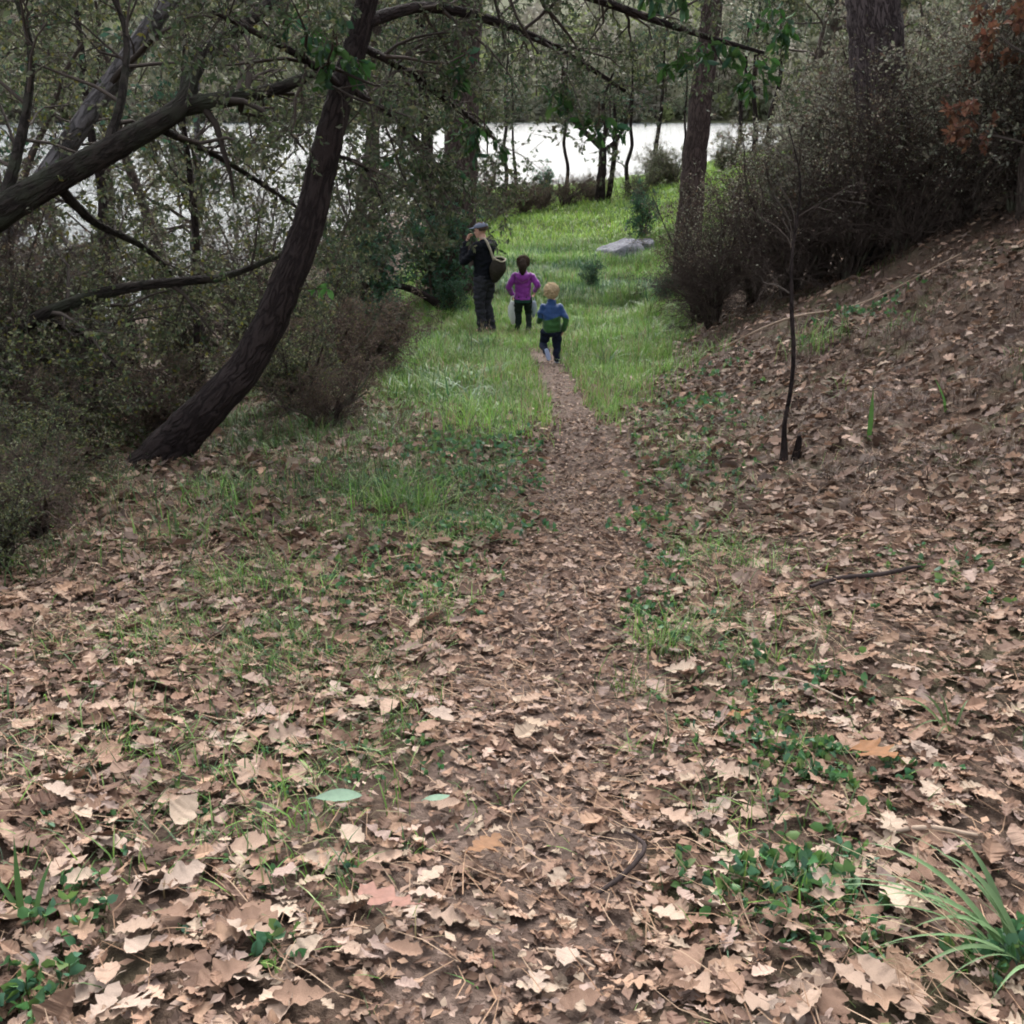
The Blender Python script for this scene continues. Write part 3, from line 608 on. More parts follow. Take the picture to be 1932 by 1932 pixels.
for q, (p_, x, y, rz, s, nm, lb) in enumerate([
    (s_dark, 2.62, 13.75, 0, .78, 'dark_shrub', 'dark twiggy shrub at the foot of the bank right of the clearing'),
    (s_dark, 3.35, 12.9, 70, .80, 'dark_shrub', 'dark twiggy shrub overhanging the leafy bank behind the lone sapling'),
    (s_dark, 3.35, 14.8, 140, .74, 'dark_shrub', 'dark shrub in front of the foot of the reddish pine'),
    (s_lich, 4.75, 14.4, 20, 1.0, 'lichen_shrub', 'tall pale lichened shrub right of the reddish pine'),
    (s_lich, 4.85, 11.9, 95, .82, 'lichen_shrub', 'pale lichened shrub hiding the foot of the thickest trunk'),
    (s_lich, 6.2, 12.6, 200, .95, 'lichen_shrub', 'pale lichened shrub right of the thickest trunk'),
    (s_dark, 4.35, 12.1, 200, .85, 'dark_shrub', 'dark brown shrub just left of and below the thickest trunk'),
    (s_dark, 3.95, 12.6, 320, .82, 'dark_shrub', 'dark thicket between the lone sapling and the thickest trunk'),
    (s_lich, 3.9, 13.6, 170, .85, 'lichen_shrub', 'pale-topped shrub above the dark thicket behind the sapling'),
    (s_dark, 2.72, 15.7, 210, .72, 'dark_shrub', 'twiggy brush hiding the foot of the reddish pine'),
    (s_dark, 5.25, 11.4, 250, .72, 'dark_shrub', 'dark brown shrub right below the thickest trunk'),
    (s_dark, 5.75, 10.9, 300, .75, 'dark_shrub', 'dark brown shrub at the right edge under the rust-brown oak'),
    (s_dark, 6.5, 11.6, 30, .95, 'dark_shrub', 'dark brown shrub in the right edge behind the others'),
    (s_lich, 7.2, 14.8, 310, 1.1, 'lichen_shrub', 'pale lichened shrub high on the bank under the corner oak'),
    (s_green, 6.3, 33.0, 60, .8, 'green_shrub', 'green shrub below the slim lakeside trunks on the right'),
    (s_green, 3.9, 33.2, 10, .75, 'green_shrub', 'green shrub on the grassy rise under the forked tree'),
    (s_green, 5.0, 34.8, 130, .8, 'green_shrub', 'green shrub on the crest left of the reddish pine'),
    (s_bay, 3.05, 25.6, 210, .65, 'green_shrub', 'small dark green shrub just behind the pale boulder'),
    (s_dry, .3, 32.5, 0, 1.0, 'dry_shrub', 'brown brush on the lake edge above the man'),
    (s_dry, 1.6, 33.8, 90, .95, 'dry_shrub', 'brown brush left of the forked lakeside tree'),
    (s_bay, 1.0, 34.6, 20, .8, 'green_shrub', 'dark green bush at the lake edge between the thin trees and forked tree'),
    (s_dry, -1.2, 30.5, 200, 1.8, 'dry_shrub', 'brown brush by the water left of the man'),
    (s_dry, 2.4, 34.9, 30, .9, 'dry_shrub', 'brown brush under the forked lakeside tree'),
    (s_dry, .9, 33.0, 300, .8, 'dry_shrub', 'low brown brush right of the thin lakeside trees'),
    (s_lich, 4.6, 35.5, 80, .55, 'lichen_shrub', 'grey brush on the crest right of the forked tree'),
    (s_dry, -.6, 31.6, 120, 1.0, 'dry_shrub', 'brown brush on the crest just left of the thin lakeside trees'),
    (s_bay, -1.75, 15.4, 10, .42, 'broadleaf_shrub', 'low leafy bush on the grass left of the man'),
    (s_bay, -1.45, 13.4, 230, .36, 'broadleaf_shrub', 'low leafy bush at the left corner of the clearing'),
    (s_bay, -1.0, 17.9, 300, .45, 'broadleaf_shrub', 'low leafy bush directly behind the man'),
    (s_bay, 2.7, 18.6, 80, .38, 'broadleaf_shrub', 'low leafy bush in the grass left of the reddish pine'),
    (s_bay, 1.5, 20.5, 120, .40, 'broadleaf_shrub', 'low leafy bush in the grass behind the blond child'),
    (s_bay, -1.35, 18.8, 40, 1.15, 'broadleaf_shrub', 'blue-green broadleaf shrub at the feet of the tree behind the man'),
    (s_bay, -2.2, 17.2, 140, 1.0, 'broadleaf_shrub', 'blue-green broadleaf shrub left of the man'),
    (s_dark, -2.9, 19.5, 110, .95, 'dark_shrub', 'dark bare shrub between the bent trunk and the man'),
    (s_green, -2.6, 14.0, 0, .95, 'green_shrub', 'green shrub at the left edge of the grassy clearing'),
    (s_dry, -1.55, 11.0, 60, .85, 'dry_shrub', 'brown dry shrub at the left corner of the grass'),
    (s_dry, -1.75, 9.6, 150, .85, 'dry_shrub', 'brown dry shrub right of the bent trunk'),
    (s_green, -2.3, 10.8, 200, .85, 'green_shrub', 'green shrub right behind the bent trunk'),
    (s_green, -1.75, 8.3, 300, .6, 'green_shrub', 'low shrub at the right of the foot of the bent trunk'),
    (s_dry, -2.75, 8.0, 15, .8, 'dry_shrub', 'brown brush directly behind the foot of the bent trunk'),
    (s_green, -3.2, 7.0, 75, .85, 'green_shrub', 'green brush left of the foot of the bent trunk'),
    (s_dry, -3.2, 6.3, 130, .7, 'dry_shrub', 'brown brush in front of the bent trunk toward the left edge'),
    (s_green, -3.3, 5.3, 220, .7, 'green_shrub', 'green brush at the left edge below the low limb'),
    (s_dark, -3.9, 7.6, 20, .8, 'dark_shrub', 'dark bare brush at the left edge behind the low limb'),
    (s_green, -3.9, 9.0, 260, 1.1, 'green_shrub', 'yellow-green brush under the leaning grey trunk'),
    (s_dark, -4.9, 10.5, 310, 1.0, 'dark_shrub', 'dark brush at the left behind the yellow-green one'),
    (s_green, -5.6, 12.0, 40, 1.3, 'green_shrub', 'tall green brush at far left in front of the water'),
    (s_green, -3.9, 12.6, 100, 1.2, 'green_shrub', 'tall green brush left of the bent trunk under the lake'),
    (s_dark, -3.0, 12.4, 170, .85, 'dark_shrub', 'dark brush seen just right of the bent trunk at mid height'),
    (s_green, -2.95, 5.5, 170, .5, 'green_shrub', 'low green brush in front of the bent trunk at the left'),
    (s_dry, -1.35, 7.4, 110, .5, 'dry_shrub', 'low brown brush between the bent trunk and the path'),
    (s_green, -2.9, 4.4, 290, .5, 'green_shrub', 'low green brush at the left edge nearest the camera'),
    (s_green, -2.5, 5.25, 120, .42, 'green_shrub', 'low yellow-flecked brush left of the foot of the bent trunk'),
    (s_dry, -2.2, 4.55, 200, .38, 'dry_shrub', 'low dead brush nearest the lower left of the bent trunk'),
    (s_green, -2.1, 4.0, 20, .3, 'green_shrub', 'ankle-high green brush at the left edge below the dead brush'),
    (s_dry, -2.55, 4.75, 330, .42, 'dry_shrub', 'low brown brush nearest the camera at the left edge'),
]):
    place(p_, x, y, rz, s, nm, lb, 'shrub', None, id(p_) not in _seen); _seen.add(id(p_))

# ------------------------------------------------------------------ far shore wood
rng = np.random.default_rng(71); acc = Acc(); nt_ = 780
fx = rng.uniform(-150, 170, nt_); fy = 216 + rng.gamma(1.7, 34, nt_); hh = rng.uniform(7, 15, nt_)
fy[:110] = rng.uniform(212, 220, 110); fy[110:330] = rng.uniform(210.5, 214, 220); hh[110:330] = rng.uniform(2, 5, 220); fz = np.maximum(terr(fx, fy), LAKE_Z - .2)
pal = np.array([(.16, .165, .115), (.19, .19, .14), (.13, .145, .09), (.22, .205, .165), (.17, .20, .085)])
for q in range(nt_):
    base = np.array([fx[q], fy[q], fz[q]]); M = 110; u = rng.normal(size=(M, 3)); u = nrm(u) * rng.uniform(.3, 1, (M, 1)) ** .5
    pos = base + np.array([0, 0, hh[q] * .5]) + u * np.array([hh[q] * .36, hh[q] * .36, hh[q] * .5]); d = nrm(rng.normal(size=(M, 3))); w = nrm(np.cross(d, rng.normal(size=(M, 3))))
    s_ = rng.uniform(.45, 1.1, (M, 1)) * min(1, hh[q] / 8 + .3); V = np.stack([pos - d * s_, pos + w * s_ * .6, pos + d * s_, pos - w * s_ * .6], 1).reshape(-1, 3)
    acc.add(V, np.arange(M * 4).reshape(M, 4), col=np.repeat(pal[rng.integers(len(pal))] * rng.uniform(.7, 1.3, (M, 1)), 4, 0))
    V, Q = tubes(np.stack([base - [0, 0, .5], base + [0, 0, hh[q] * .4], base + [0, 0, hh[q] * .8]])[None], np.array([[.22, .16, .08]]), 4); acc.add(V, Q, col=(.07, .055, .05), mat=1)
tag(link('far_wood', acc.mesh('far_wood', ['foliage', 'twig'])), 'grey-green wooded hillside on the far shore of the lake', 'wood', None, 'stuff')

# ------------------------------------------------------------------ boulders
def boulder(name, loc, sc, rz, seed, mats, label, brown=-.05):
    bm = bmesh.new(); bmesh.ops.create_icosphere(bm, subdivisions=4, radius=1)
    for v in bm.verts:
        p = v.co.copy(); f = 1 + .28 * mnoise.noise(p * 1.1 + Vector((seed, 0, 0))) + .10 * mnoise.noise(p * 3.1 + Vector((0, seed, 0))) + .03 * mnoise.noise(p * 9)
        v.co = p * f; v.co.z = min(v.co.z, .62 + .12 * mnoise.noise(p * 1.7))
    for f in bm.faces: f.material_index = 1 if f.calc_center_median().z + .25 * f.calc_center_median().x < brown else 0
    o = link(name, bm_mesh(name, bm, mats), None, loc, (R(6), R(-14), R(rz)), sc); tag(o, label, 'rock'); return o
bz = lambda x, y: float(terr(x, y))
boulder('boulder', (2.45, 24.2, bz(2.45, 24.2) + .08), (.52, .40, .42), 15, 3, ['rock', 'rock_brown'], 'flat pale grey boulder with brown lower face on the grassy rise', .12)
boulder('boulder', (3.0, 24.4, bz(3., 24.4) + .12), (.22, .22, .25), 60, 9, ['rock', 'rock_brown'], 'smaller pale boulder touching the right side of the flat one', -.6)

# ------------------------------------------------------------------ fallen leaves
def leaf_outline(rng, lobes=True, n=19):
    """one flat leaf 1 long: stations along the midrib with left and right edges"""
    y = np.linspace(0, 1, n); env = np.sin(np.pi * y ** rng.uniform(.95, 1.35)) ** .75
    if lobes:
        nl = rng.uniform(2.6, 3.8); ph = rng.uniform(-.4, .4); half = []; dep = rng.choice([.04, .12, .17, .22]); wd = rng.uniform(.85, 1.35)
        for s_ in range(2):
            lob = .5 - .5 * np.cos(2 * np.pi * nl * y ** 1.05 + ph + rng.normal(0, .35)); half.append(wd * env * (.27 - dep + dep * 1.25 * lob ** .7) * rng.uniform(.75, 1.2) * (1 + .07 * np.sin(y * 23 + rng.uniform(0, 6))) + .006)
        dy = .3 * dep * (.5 - .5 * np.cos(2 * np.pi * nl * y ** 1.05 + ph)) * env; wl, wr = half
    else:
        w = .20 * env + .006; dy = np.zeros(n); wl = wr = w
    return y, wl, wr, dy
def leaf_mesh_data(rng, lobes=True, n=19, curl=.20, bendy=.26):
    y, wl, wr, dy = leaf_outline(rng, lobes, n); c1, c2, tw = rng.uniform(-.4, 1.4) * curl, rng.uniform(-.4, 1.4) * curl, rng.normal(0, .12)
    zm = bendy * rng.uniform(-.5, 1) * (y - .5) ** 2 * 2; jz = rng.normal(0, .025 if lobes else .004, (2, n))
    M = np.stack([rng.normal(0, .015) * np.sin(3 * y), y, zm], 1)
    Lf = np.stack([-wl, y + dy, zm + c1 * wl * 2.2 + tw * wl * (y - .5) + jz[0]], 1); Rt = np.stack([wr, y + dy, zm + c2 * wr * 2.2 - tw * wr * (y - .5) + jz[1]], 1)
    V = np.concatenate([M, Lf, Rt]); V[:, 1] -= .5; i = np.arange(n - 1)
    Q = np.concatenate([np.stack([i, i + 1, n + i + 1, n + i], 1), np.stack([i, 2 * n + i, 2 * n + i + 1, i + 1], 1)])
    return V, Q
rng = np.random.default_rng(81)
LEAF_HI = [leaf_mesh_data(rng) for _ in range(22)]
def leaf_lo(rng):
    return leaf_mesh_data(rng, True, 8, .34, .5)
LEAF_LO = [leaf_lo(rng) for _ in range(8)]
LEAF_FAR = [(np.array([[0, -.5, 0], [-.28, -.05, .12], [.02, .5, .03], [.26, .08, .10]]), np.array([[0, 3, 2, 1]])), (np.array([[0, -.5, .05], [-.3, .05, .02], [.02, .5, .12], [.24, -.05, .16]]), np.array([[0, 3, 2, 1]]))]
LCOL = np.array([(0.331, 0.224, 0.167), (0.382, 0.276, 0.22), (0.274, 0.17, 0.117), (0.365, 0.253, 0.185), (0.199, 0.121, 0.083), (0.308, 0.224, 0.187), (0.41, 0.314, 0.234), (0.251, 0.153, 0.105), (0.336, 0.215, 0.145), (0.137, 0.081, 0.057), (0.109, 0.067, 0.048), (0.154, 0.094, 0.07), (0.114, 0.076, 0.058), (0.182, 0.115, 0.085)])

def clear_area(x, y):
    lft = np.interp(y, [7.5, 9, 12, 16, 22, 26], [-.5, -1.15, -1.6, -1.9, -2.3, -2.2]); rgt = np.interp(y, [7, 8.5, 11, 14, 18, 22, 26], [.45, .85, 1.5, 2.1, 3.0, 4., 5.])
    return ss(lft - .3, lft + .35, x + .25 * sn(x, y, 1.8)) * ss(rgt + .45, rgt - .3, x + .3 * sn(x, y, 1.5, 4)) * ss(6.6, 8.6, y + .5 * sn(x, y, 1.1, 1))
def litter_density(x, y):
    d = x - xpath(y)
    den = np.ones_like(x)
    den *= 1 - .45 * ss(.5, .15, np.abs(d)) * ss(3.2, 5.5, y)               # the trodden line wears thin
    green = (.2 + .7 * ss(-.1, .7, sn(x, y, 1.3, 2.))) * ss(-.2, -.55, d) * ss(3.6, 5.2, y)    # grassy ground to the left
    den *= 1 - .8 * green
    den *= 1 - .6 * ss(.0, .5, sn(x, y, 2.3, 6.)) * ss(.28, .45, np.abs(d)) * ss(1.5, .8, np.abs(d))
    den *= 1 - .95 * clear_area(x, y)
    den *= 1 - .6 * ss(.35, .1, np.abs(d)) * ss(7., 10., y)
    den *= 1 - .35 * ss(.2, .8, sn(x, y, 2.1, 5.))
    den *= ss(-4.2, -2.8, x)
    den *= 1 - (.25 + .3 * ss(-.2, .6, sn(x, y, 1.4, 7.))) * ss(.9, 1.8, d) * ss(3.6, 6., y)
    return np.clip(den, 0, 1)
def scatter(rng, n, x0, x1, y0, y1, dens):
    x = rng.uniform(x0, x1, n); y = rng.uniform(y0, y1, n)
    inview = np.abs(x) < .60 * y + 1.2
    k = (rng.uniform(size=n) < dens(x, y)) & inview; return x[k], y[k]
def frames(rng, x, y, tilt):
    n = len(x); nn = nrm(tnormal(x, y) + rng.normal(0, 1, (n, 3)) * np.asarray(tilt).reshape(-1, 1) * np.array([1, 1, .2]))
    a = rng.uniform(0, 2 * np.pi, n); h = np.stack([np.cos(a), np.sin(a), np.zeros(n)], 1); v = nrm(h - (h * nn).sum(1, keepdims=True) * nn); u = np.cross(v, nn)
    return u, v, nn
litter = Acc(); near_leaves = []
def lay(rng, x, y, size, variants, tilt=.3, lift=.02, keep=None):
    u, v, nn = frames(rng, x, y, tilt); z = terr(x, y) + .008 + rng.uniform(0, 1, len(x)) ** 2 * lift
    age_shade = (.45 + .55 * ss(5.5, 3., y))[:, None]; col = LCOL[rng.integers(len(LCOL), size=len(x))] * rng.uniform(.7, 1.2, (len(x), 1)) * np.where(rng.uniform(size=(len(x), 1)) < .35, 1., age_shade); var = rng.integers(len(variants), size=len(x))  # farther leaves darkened: older, wetter colour with the wood's shade painted in
    for q, (V0, Q0) in enumerate(variants):
        k = np.nonzero(var == q)[0]
        if keep is not None: k = k[~np.isin(k, keep)]
        if not len(k): continue
        S = size[k][:, None, None]
        V = np.stack([x[k], y[k], z[k]], 1)[:, None] + S * (V0[None, :, 0:1] * u[k][:, None] + V0[None, :, 1:2] * v[k][:, None] + V0[None, :, 2:3] * nn[k][:, None])
        m = len(V0); F = (Q0[None] + (np.arange(len(k)) * m)[:, None, None]).reshape(-1, 4)
        cc = np.repeat(col[k], m, 0) * np.tile(np.where(np.arange(m) < m // 3, 1.08, .97), len(k))[:, None]
        litter.add(V.reshape(-1, 3), F, col=cc)
    return u, v, nn, z, var
rng = np.random.default_rng(82)
x, y = scatter(rng, 32000, -3.6, 3.6, 1.0, 4.4, litter_density); onp = ss(.38, .24, np.abs(x - xpath(y))); k_ = rng.uniform(size=len(x)) > .3 * onp * ss(2., 3., y); x, y, onp = x[k_], y[k_], onp[k_]; size = np.clip(rng.lognormal(-3.14, .45, len(x)), .02, .10) * (1 - .22 * onp)
score = size / np.hypot(y, 1.5) * (y > 1.3) * (np.abs(x) < .47 * y + .1); keep = np.argsort(-score)[:292]
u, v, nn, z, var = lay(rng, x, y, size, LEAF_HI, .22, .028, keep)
leaf_me = []
for V0, Q0 in LEAF_HI:
    a_ = Acc(); a_.add(V0, Q0); st = np.array([[[.0, -.5, V0[0, 2]], [.01, -.60, V0[0, 2] + .02], [.0, -.70, V0[0, 2] + .01]]]); V, Q = tubes(st, np.array([[.010, .009, .008]]), 3); a_.add(V, Q)
    leaf_me.append(a_.mesh('fallen_leaf', ['dry_leaf'], cols=False))
for q in keep:
    M = Matrix(((u[q][0], v[q][0], nn[q][0]), (u[q][1], v[q][1], nn[q][1]), (u[q][2], v[q][2], nn[q][2])))
    o = link('fallen_leaf', leaf_me[var[q]], None, (x[q], y[q], z[q] + .006), M.to_euler(), float(size[q]))
    side = 'on the path' if abs(x[q] - xpath(y[q])) < .34 else ('left of the path' if x[q] < xpath(y[q]) else 'right of the path')
    tag(o, 'dry lobed brown oak leaf in the nearest litter ' + side, 'leaf', 'fallen oak leaves ' + side)
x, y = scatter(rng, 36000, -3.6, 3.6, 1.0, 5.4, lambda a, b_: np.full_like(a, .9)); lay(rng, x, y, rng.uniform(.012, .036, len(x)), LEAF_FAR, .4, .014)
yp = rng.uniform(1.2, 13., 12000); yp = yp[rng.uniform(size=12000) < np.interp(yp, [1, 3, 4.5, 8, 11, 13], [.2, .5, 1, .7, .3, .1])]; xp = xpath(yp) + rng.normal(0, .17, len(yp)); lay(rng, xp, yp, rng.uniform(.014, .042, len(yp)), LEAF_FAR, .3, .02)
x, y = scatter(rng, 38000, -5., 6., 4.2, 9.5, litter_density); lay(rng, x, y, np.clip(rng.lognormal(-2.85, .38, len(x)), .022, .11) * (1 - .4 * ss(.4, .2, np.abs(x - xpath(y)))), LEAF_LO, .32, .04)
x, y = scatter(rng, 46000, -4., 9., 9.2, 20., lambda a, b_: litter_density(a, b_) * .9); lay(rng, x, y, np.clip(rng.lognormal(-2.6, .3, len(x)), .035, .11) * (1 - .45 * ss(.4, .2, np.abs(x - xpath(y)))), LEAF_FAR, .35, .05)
tag(link('leaf_litter', litter.mesh('leaf_litter', ['litter'], smooth=False)), 'deep carpet of small dry brown oak leaves and fragments', 'leaf litter', None, 'stuff')

def special_leaf(name, x, y, ln, rz, mat, label, lobes, seed, wide=1.0, lift=.03):
    rng = np.random.default_rng(seed); V, Q = leaf_mesh_data(rng, lobes, 19, .14, .2); V[:, 0] *= wide; a_ = Acc(); a_.add(V * ln, Q)
    st = np.array([[[0, -.5 * ln, V[0, 2] * ln], [.004, -.57 * ln, V[0, 2] * ln + .002], [.006, -.64 * ln, V[0, 2] * ln]]]); P, Qq = tubes(st, np.array([[.0016, .0014, .0012]]), 4); a_.add(P, Qq)
    n_ = tnormal(np.array([x]), np.array([y]))[0]; q = Vector((0, 0, 1)).rotation_difference(Vector(n_)) @ Euler((0, 0, R(rz))).to_quaternion()
    o = link(name, a_.mesh(name, [mat], cols=False), None, (x, y, float(terr(x, y)) + lift), q.to_euler()); tag(o, label, 'leaf')
special_leaf('green_leaf', -.39, 1.97, .105, -82, 'sage_leaf', 'pale green lance-shaped leaf lying on the litter, the larger of two', False, 1, .95, .065)
special_leaf('green_leaf', -.17, 1.99, .062, -68, 'sage_leaf', 'pale green folded leaf lying right of the larger pale one', False, 2, 1.25, .065)
special_leaf('red_leaf', -.235, 1.575, .125, 62, 'rust_leaf', 'large reddish lobed oak leaf near the bottom left of the path', True, 3, 1.25, .065)
special_leaf('orange_leaf', .90, 2.19, .12, 30, 'orange_leaf', 'bright orange-brown leaf among green weeds at the right', True, 4, 1.5, .06)
special_leaf('brown_leaf', -.06, 1.81, .10, -40, 'cocoa_leaf', 'dark cocoa-brown leaf on the path below the pale green leaves', True, 5, 1.3, .06)
special_leaf('orange_leaf', .62, 2.48, .085, 100, 'orange_leaf', 'orange leaf on the right verge above the green weeds', True, 6, 1.3, .045)
special_leaf('tan_leaf', -.42, 2.55, .095, 20, 'pale_stick', 'curled pale tan leaf standing up in the litter left of the path', True, 7, 1.4, .05)

# ------------------------------------------------------------------ pine needles
rng = np.random.default_rng(83); x, y = scatter(rng, 15000, -2.8, 3., 1., 6.5, lambda a, b_: .25 + .75 * ss(.0, .6, sn(a, b_, 2.6, 8)))
n = len(x); a = rng.normal(2.3, .55, n); ln = rng.uniform(.05, .15, n); c0 = np.stack([x, y, terr(x, y) + rng.uniform(.012, .05, n)], 1)
d = np.stack([np.cos(a), np.sin(a), rng.normal(0, .12, n)], 1); sd = np.stack([-np.sin(a), np.cos(a), np.zeros(n)], 1) * .0011; bw = sd * rng.normal(0, 12, (n, 1))
V = np.stack([c0 - d * ln[:, None] * .5 - sd, c0 - d * ln[:, None] * .5 + sd, c0 + bw + sd, c0 + bw - sd, c0 + d * ln[:, None] * .5 + sd * .5, c0 + d * ln[:, None] * .5 - sd * .5], 1)
ix = np.arange(n)[:, None] * 6; Q = np.concatenate([ix + [[0, 1, 2, 3]], ix + [[3, 2, 4, 5]]]); acc = Acc()
acc.add(V.reshape(-1, 3), Q, col=np.repeat(np.array([(.30, .19, .12), (.22, .13, .08), (.36, .25, .17)])[rng.integers(3, size=n)] * rng.uniform(.7, 1.2, (n, 1)), 6, 0))
tag(link('pine_needles', acc.mesh('pine_needles', ['litter'])), 'thin brown pine needles strewn over the leaves', 'needles', None, 'stuff')

# ------------------------------------------------------------------ grass and weeds
def blades(rng, x, y, h, w, lean, cols, jit=.2, curl=.5, z0=-.01, az=None):
    n = len(x); a = rng.uniform(0, 6.28, n) if az is None else az; o = np.stack([np.cos(a), np.sin(a), np.zeros(n)], 1); sd = np.stack([-np.sin(a), np.cos(a), np.zeros(n)], 1)
    b0 = np.stack([x, y, terr(x, y) + z0], 1); L = lean * rng.uniform(.3, 1.6, n); rows = []
    for t_, ww in ((0, 1.), (.4, .85), (.75, .55)):
        c = b0 + np.array([0, 0, 1.]) * (h * (t_ - curl * L * t_ ** 2.2))[:, None] + o * (h * L * t_ ** 1.8)[:, None]; rows += [c - sd * (w * ww * .5)[:, None], c + sd * (w * ww * .5)[:, None]]
    rows.append(b0 + np.array([0, 0, 1.]) * (h * (1 - curl * L))[:, None] + o * (h * L)[:, None]); V = np.stack(rows, 1)
    ix = np.arange(n)[:, None] * 7; cols = np.asarray(cols, float); c = cols[rng.integers(len(cols), size=n)] * rng.uniform(1 - jit, 1 + jit, (n, 1)) * (1 + rng.normal(0, .05, (n, 3))) * (1 + .28 * sn(x, y, .8, 15.) + .14 * sn(x, y, 2.9, 5.))[:, None]
    return V.reshape(-1, 3), np.concatenate([ix + [[0, 1, 3, 2]], ix + [[2, 3, 5, 4]]]), ix + [[4, 5, 6]], np.repeat(np.clip(c, .005, 1), 7, 0)
GR = ((.13, .26, .045), (.165, .295, .055), (.105, .21, .045), (.22, .31, .11))
GR_DARK = ((.055, .11, .030), (.075, .13, .04), (.045, .10, .04))
GR_DRY = ((.22, .19, .10), (.17, .16, .075))
rng = np.random.default_rng(91); acc = Acc()
def clear_mask(x, y):
    d = x - xpath(y); m = clear_area(x, y)
    worn = ss(.10, .26, np.abs(d) + .05 * sn(x, y, 3)) ; worn = np.where(y > 13, np.maximum(worn, ss(13, 15.5, y)), worn)
    return m * worn
x, y = scatter(rng, 190000, -2.6, 5.4, 6.5, 26., clear_mask); n = len(x)
tall = .13 + .15 * np.clip(sn(x, y, 1.2, 3) + .3, 0, 1.3) * ss(.3, .9, np.abs(x - xpath(y))) + .05 * ss(13, 20, y)
acc.add(*[q for q in (lambda r: (r[0], r[1], r[2], r[3]))(blades(rng, x, y, tall * rng.uniform(.6, 1.4, n), np.where(y < 13, .007, .011) * rng.uniform(.7, 1.3, n), np.full(n, .55), GR + GR[:2] + GR_DARK[:1] + GR_DRY[:1]))])
x, y = scatter(rng, 60000, -3., 10., 24., 42., lambda a, b_: ss(-2.6, -1.2, a) * ss(9.5, 6., a)); n = len(x)
r_ = blades(rng, x, y, rng.uniform(.10, .26, n), np.full(n, .024), np.full(n, .6), ((.20, .34, .05), (.25, .38, .065), (.16, .27, .05), (.10, .18, .05))); acc.add(*r_)
x, y = scatter(rng, 26000, -2.4, 4.4, 8., 22., lambda a, b_: clear_mask(a, b_) * ss(.15, .6, sn(a, b_, 1.5, 21.)) * ss(.35, .7, np.abs(a - xpath(b_)))); n = len(x)
acc.add(*blades(rng, x, y, rng.uniform(.14, .36, n), rng.uniform(.008, .02, n), np.full(n, .8), ((.06, .13, .035), (.08, .16, .045), (.05, .115, .05), (.10, .17, .05))))
x, y = scatter(rng, 12000, -2.4, 4.6, 7.5, 24., lambda a, b_: clear_mask(a, b_) * ss(.0, .6, sn(a, b_, 1.1, 31.))); n = len(x)
acc.add(*blades(rng, x, y, rng.uniform(.18, .42, n), rng.uniform(.004, .007, n), np.full(n, .6), ((.30, .27, .15), (.24, .22, .11), (.20, .14, .09))))
# a belt of taller dark herbs behind the people
x, y = scatter(rng, 22000, -1.5, 4.4, 18., 25., lambda a, b_: ss(-.2, .5, sn(a, b_, .9, 9)) * ss(-1.4, -.6, a) * ss(18., 19.5, b_)); n = len(x)
acc.add(*blades(rng, x, y, rng.uniform(.18, .42, n), rng.uniform(.012, .024, n), np.full(n, .6), ((.05, .11, .045), (.07, .14, .05), (.04, .10, .05))))
# sparse, darker grass through the litter and under the trees to the left
def left_mask(x, y):
    d = x - xpath(y); return ss(-.25, -.6, d) * ss(3.4, 4.8, y) * (.12 + .6 * ss(-.1, .7, sn(x, y, 1.3, 2.))) * ss(-3.6, -2.6, x)
x, y = scatter(rng, 75000, -3.6, .4, 3.2, 9.8, left_mask); n = len(x)
acc.add(*blades(rng, x, y, rng.uniform(.05, .20, n) * (.6 + .8 * np.clip(sn(x, y, 1.7, 4) + .3, 0, 1)), rng.uniform(.004, .007, n), np.full(n, .7), GR_DARK + GR_DARK + GR[:1] + GR_DRY[1:] + ((.12, .085, .055), (.09, .07, .045))))
def bank_mask(x, y):
    d = x - xpath(y); return ss(.8, 1.5, d) * ss(3.2, 5., y) * (.12 + .88 * ss(-.1, .6, sn(x, y, 1.4, 7.))) * (1 - clear_area(x, y))
x, y = scatter(rng, 130000, .8, 8., 3., 15., bank_mask); n = len(x)
acc.add(*blades(rng, x, y, rng.uniform(.04, .16, n), rng.uniform(.003, .007, n), np.full(n, .9), ((.085, .05, .037), (.06, .037, .029), (.11, .068, .048), (.14, .092, .066))))
x, y = scatter(rng, 30000, .7, 8., 3., 14., lambda a, b_: bank_mask(a, b_) * ss(.45, .8, sn(a, b_, 1.1, 13.))); n = len(x)
acc.add(*blades(rng, x, y, rng.uniform(.05, .18, n), rng.uniform(.004, .008, n), np.full(n, .7), GR_DARK + GR[:1]))
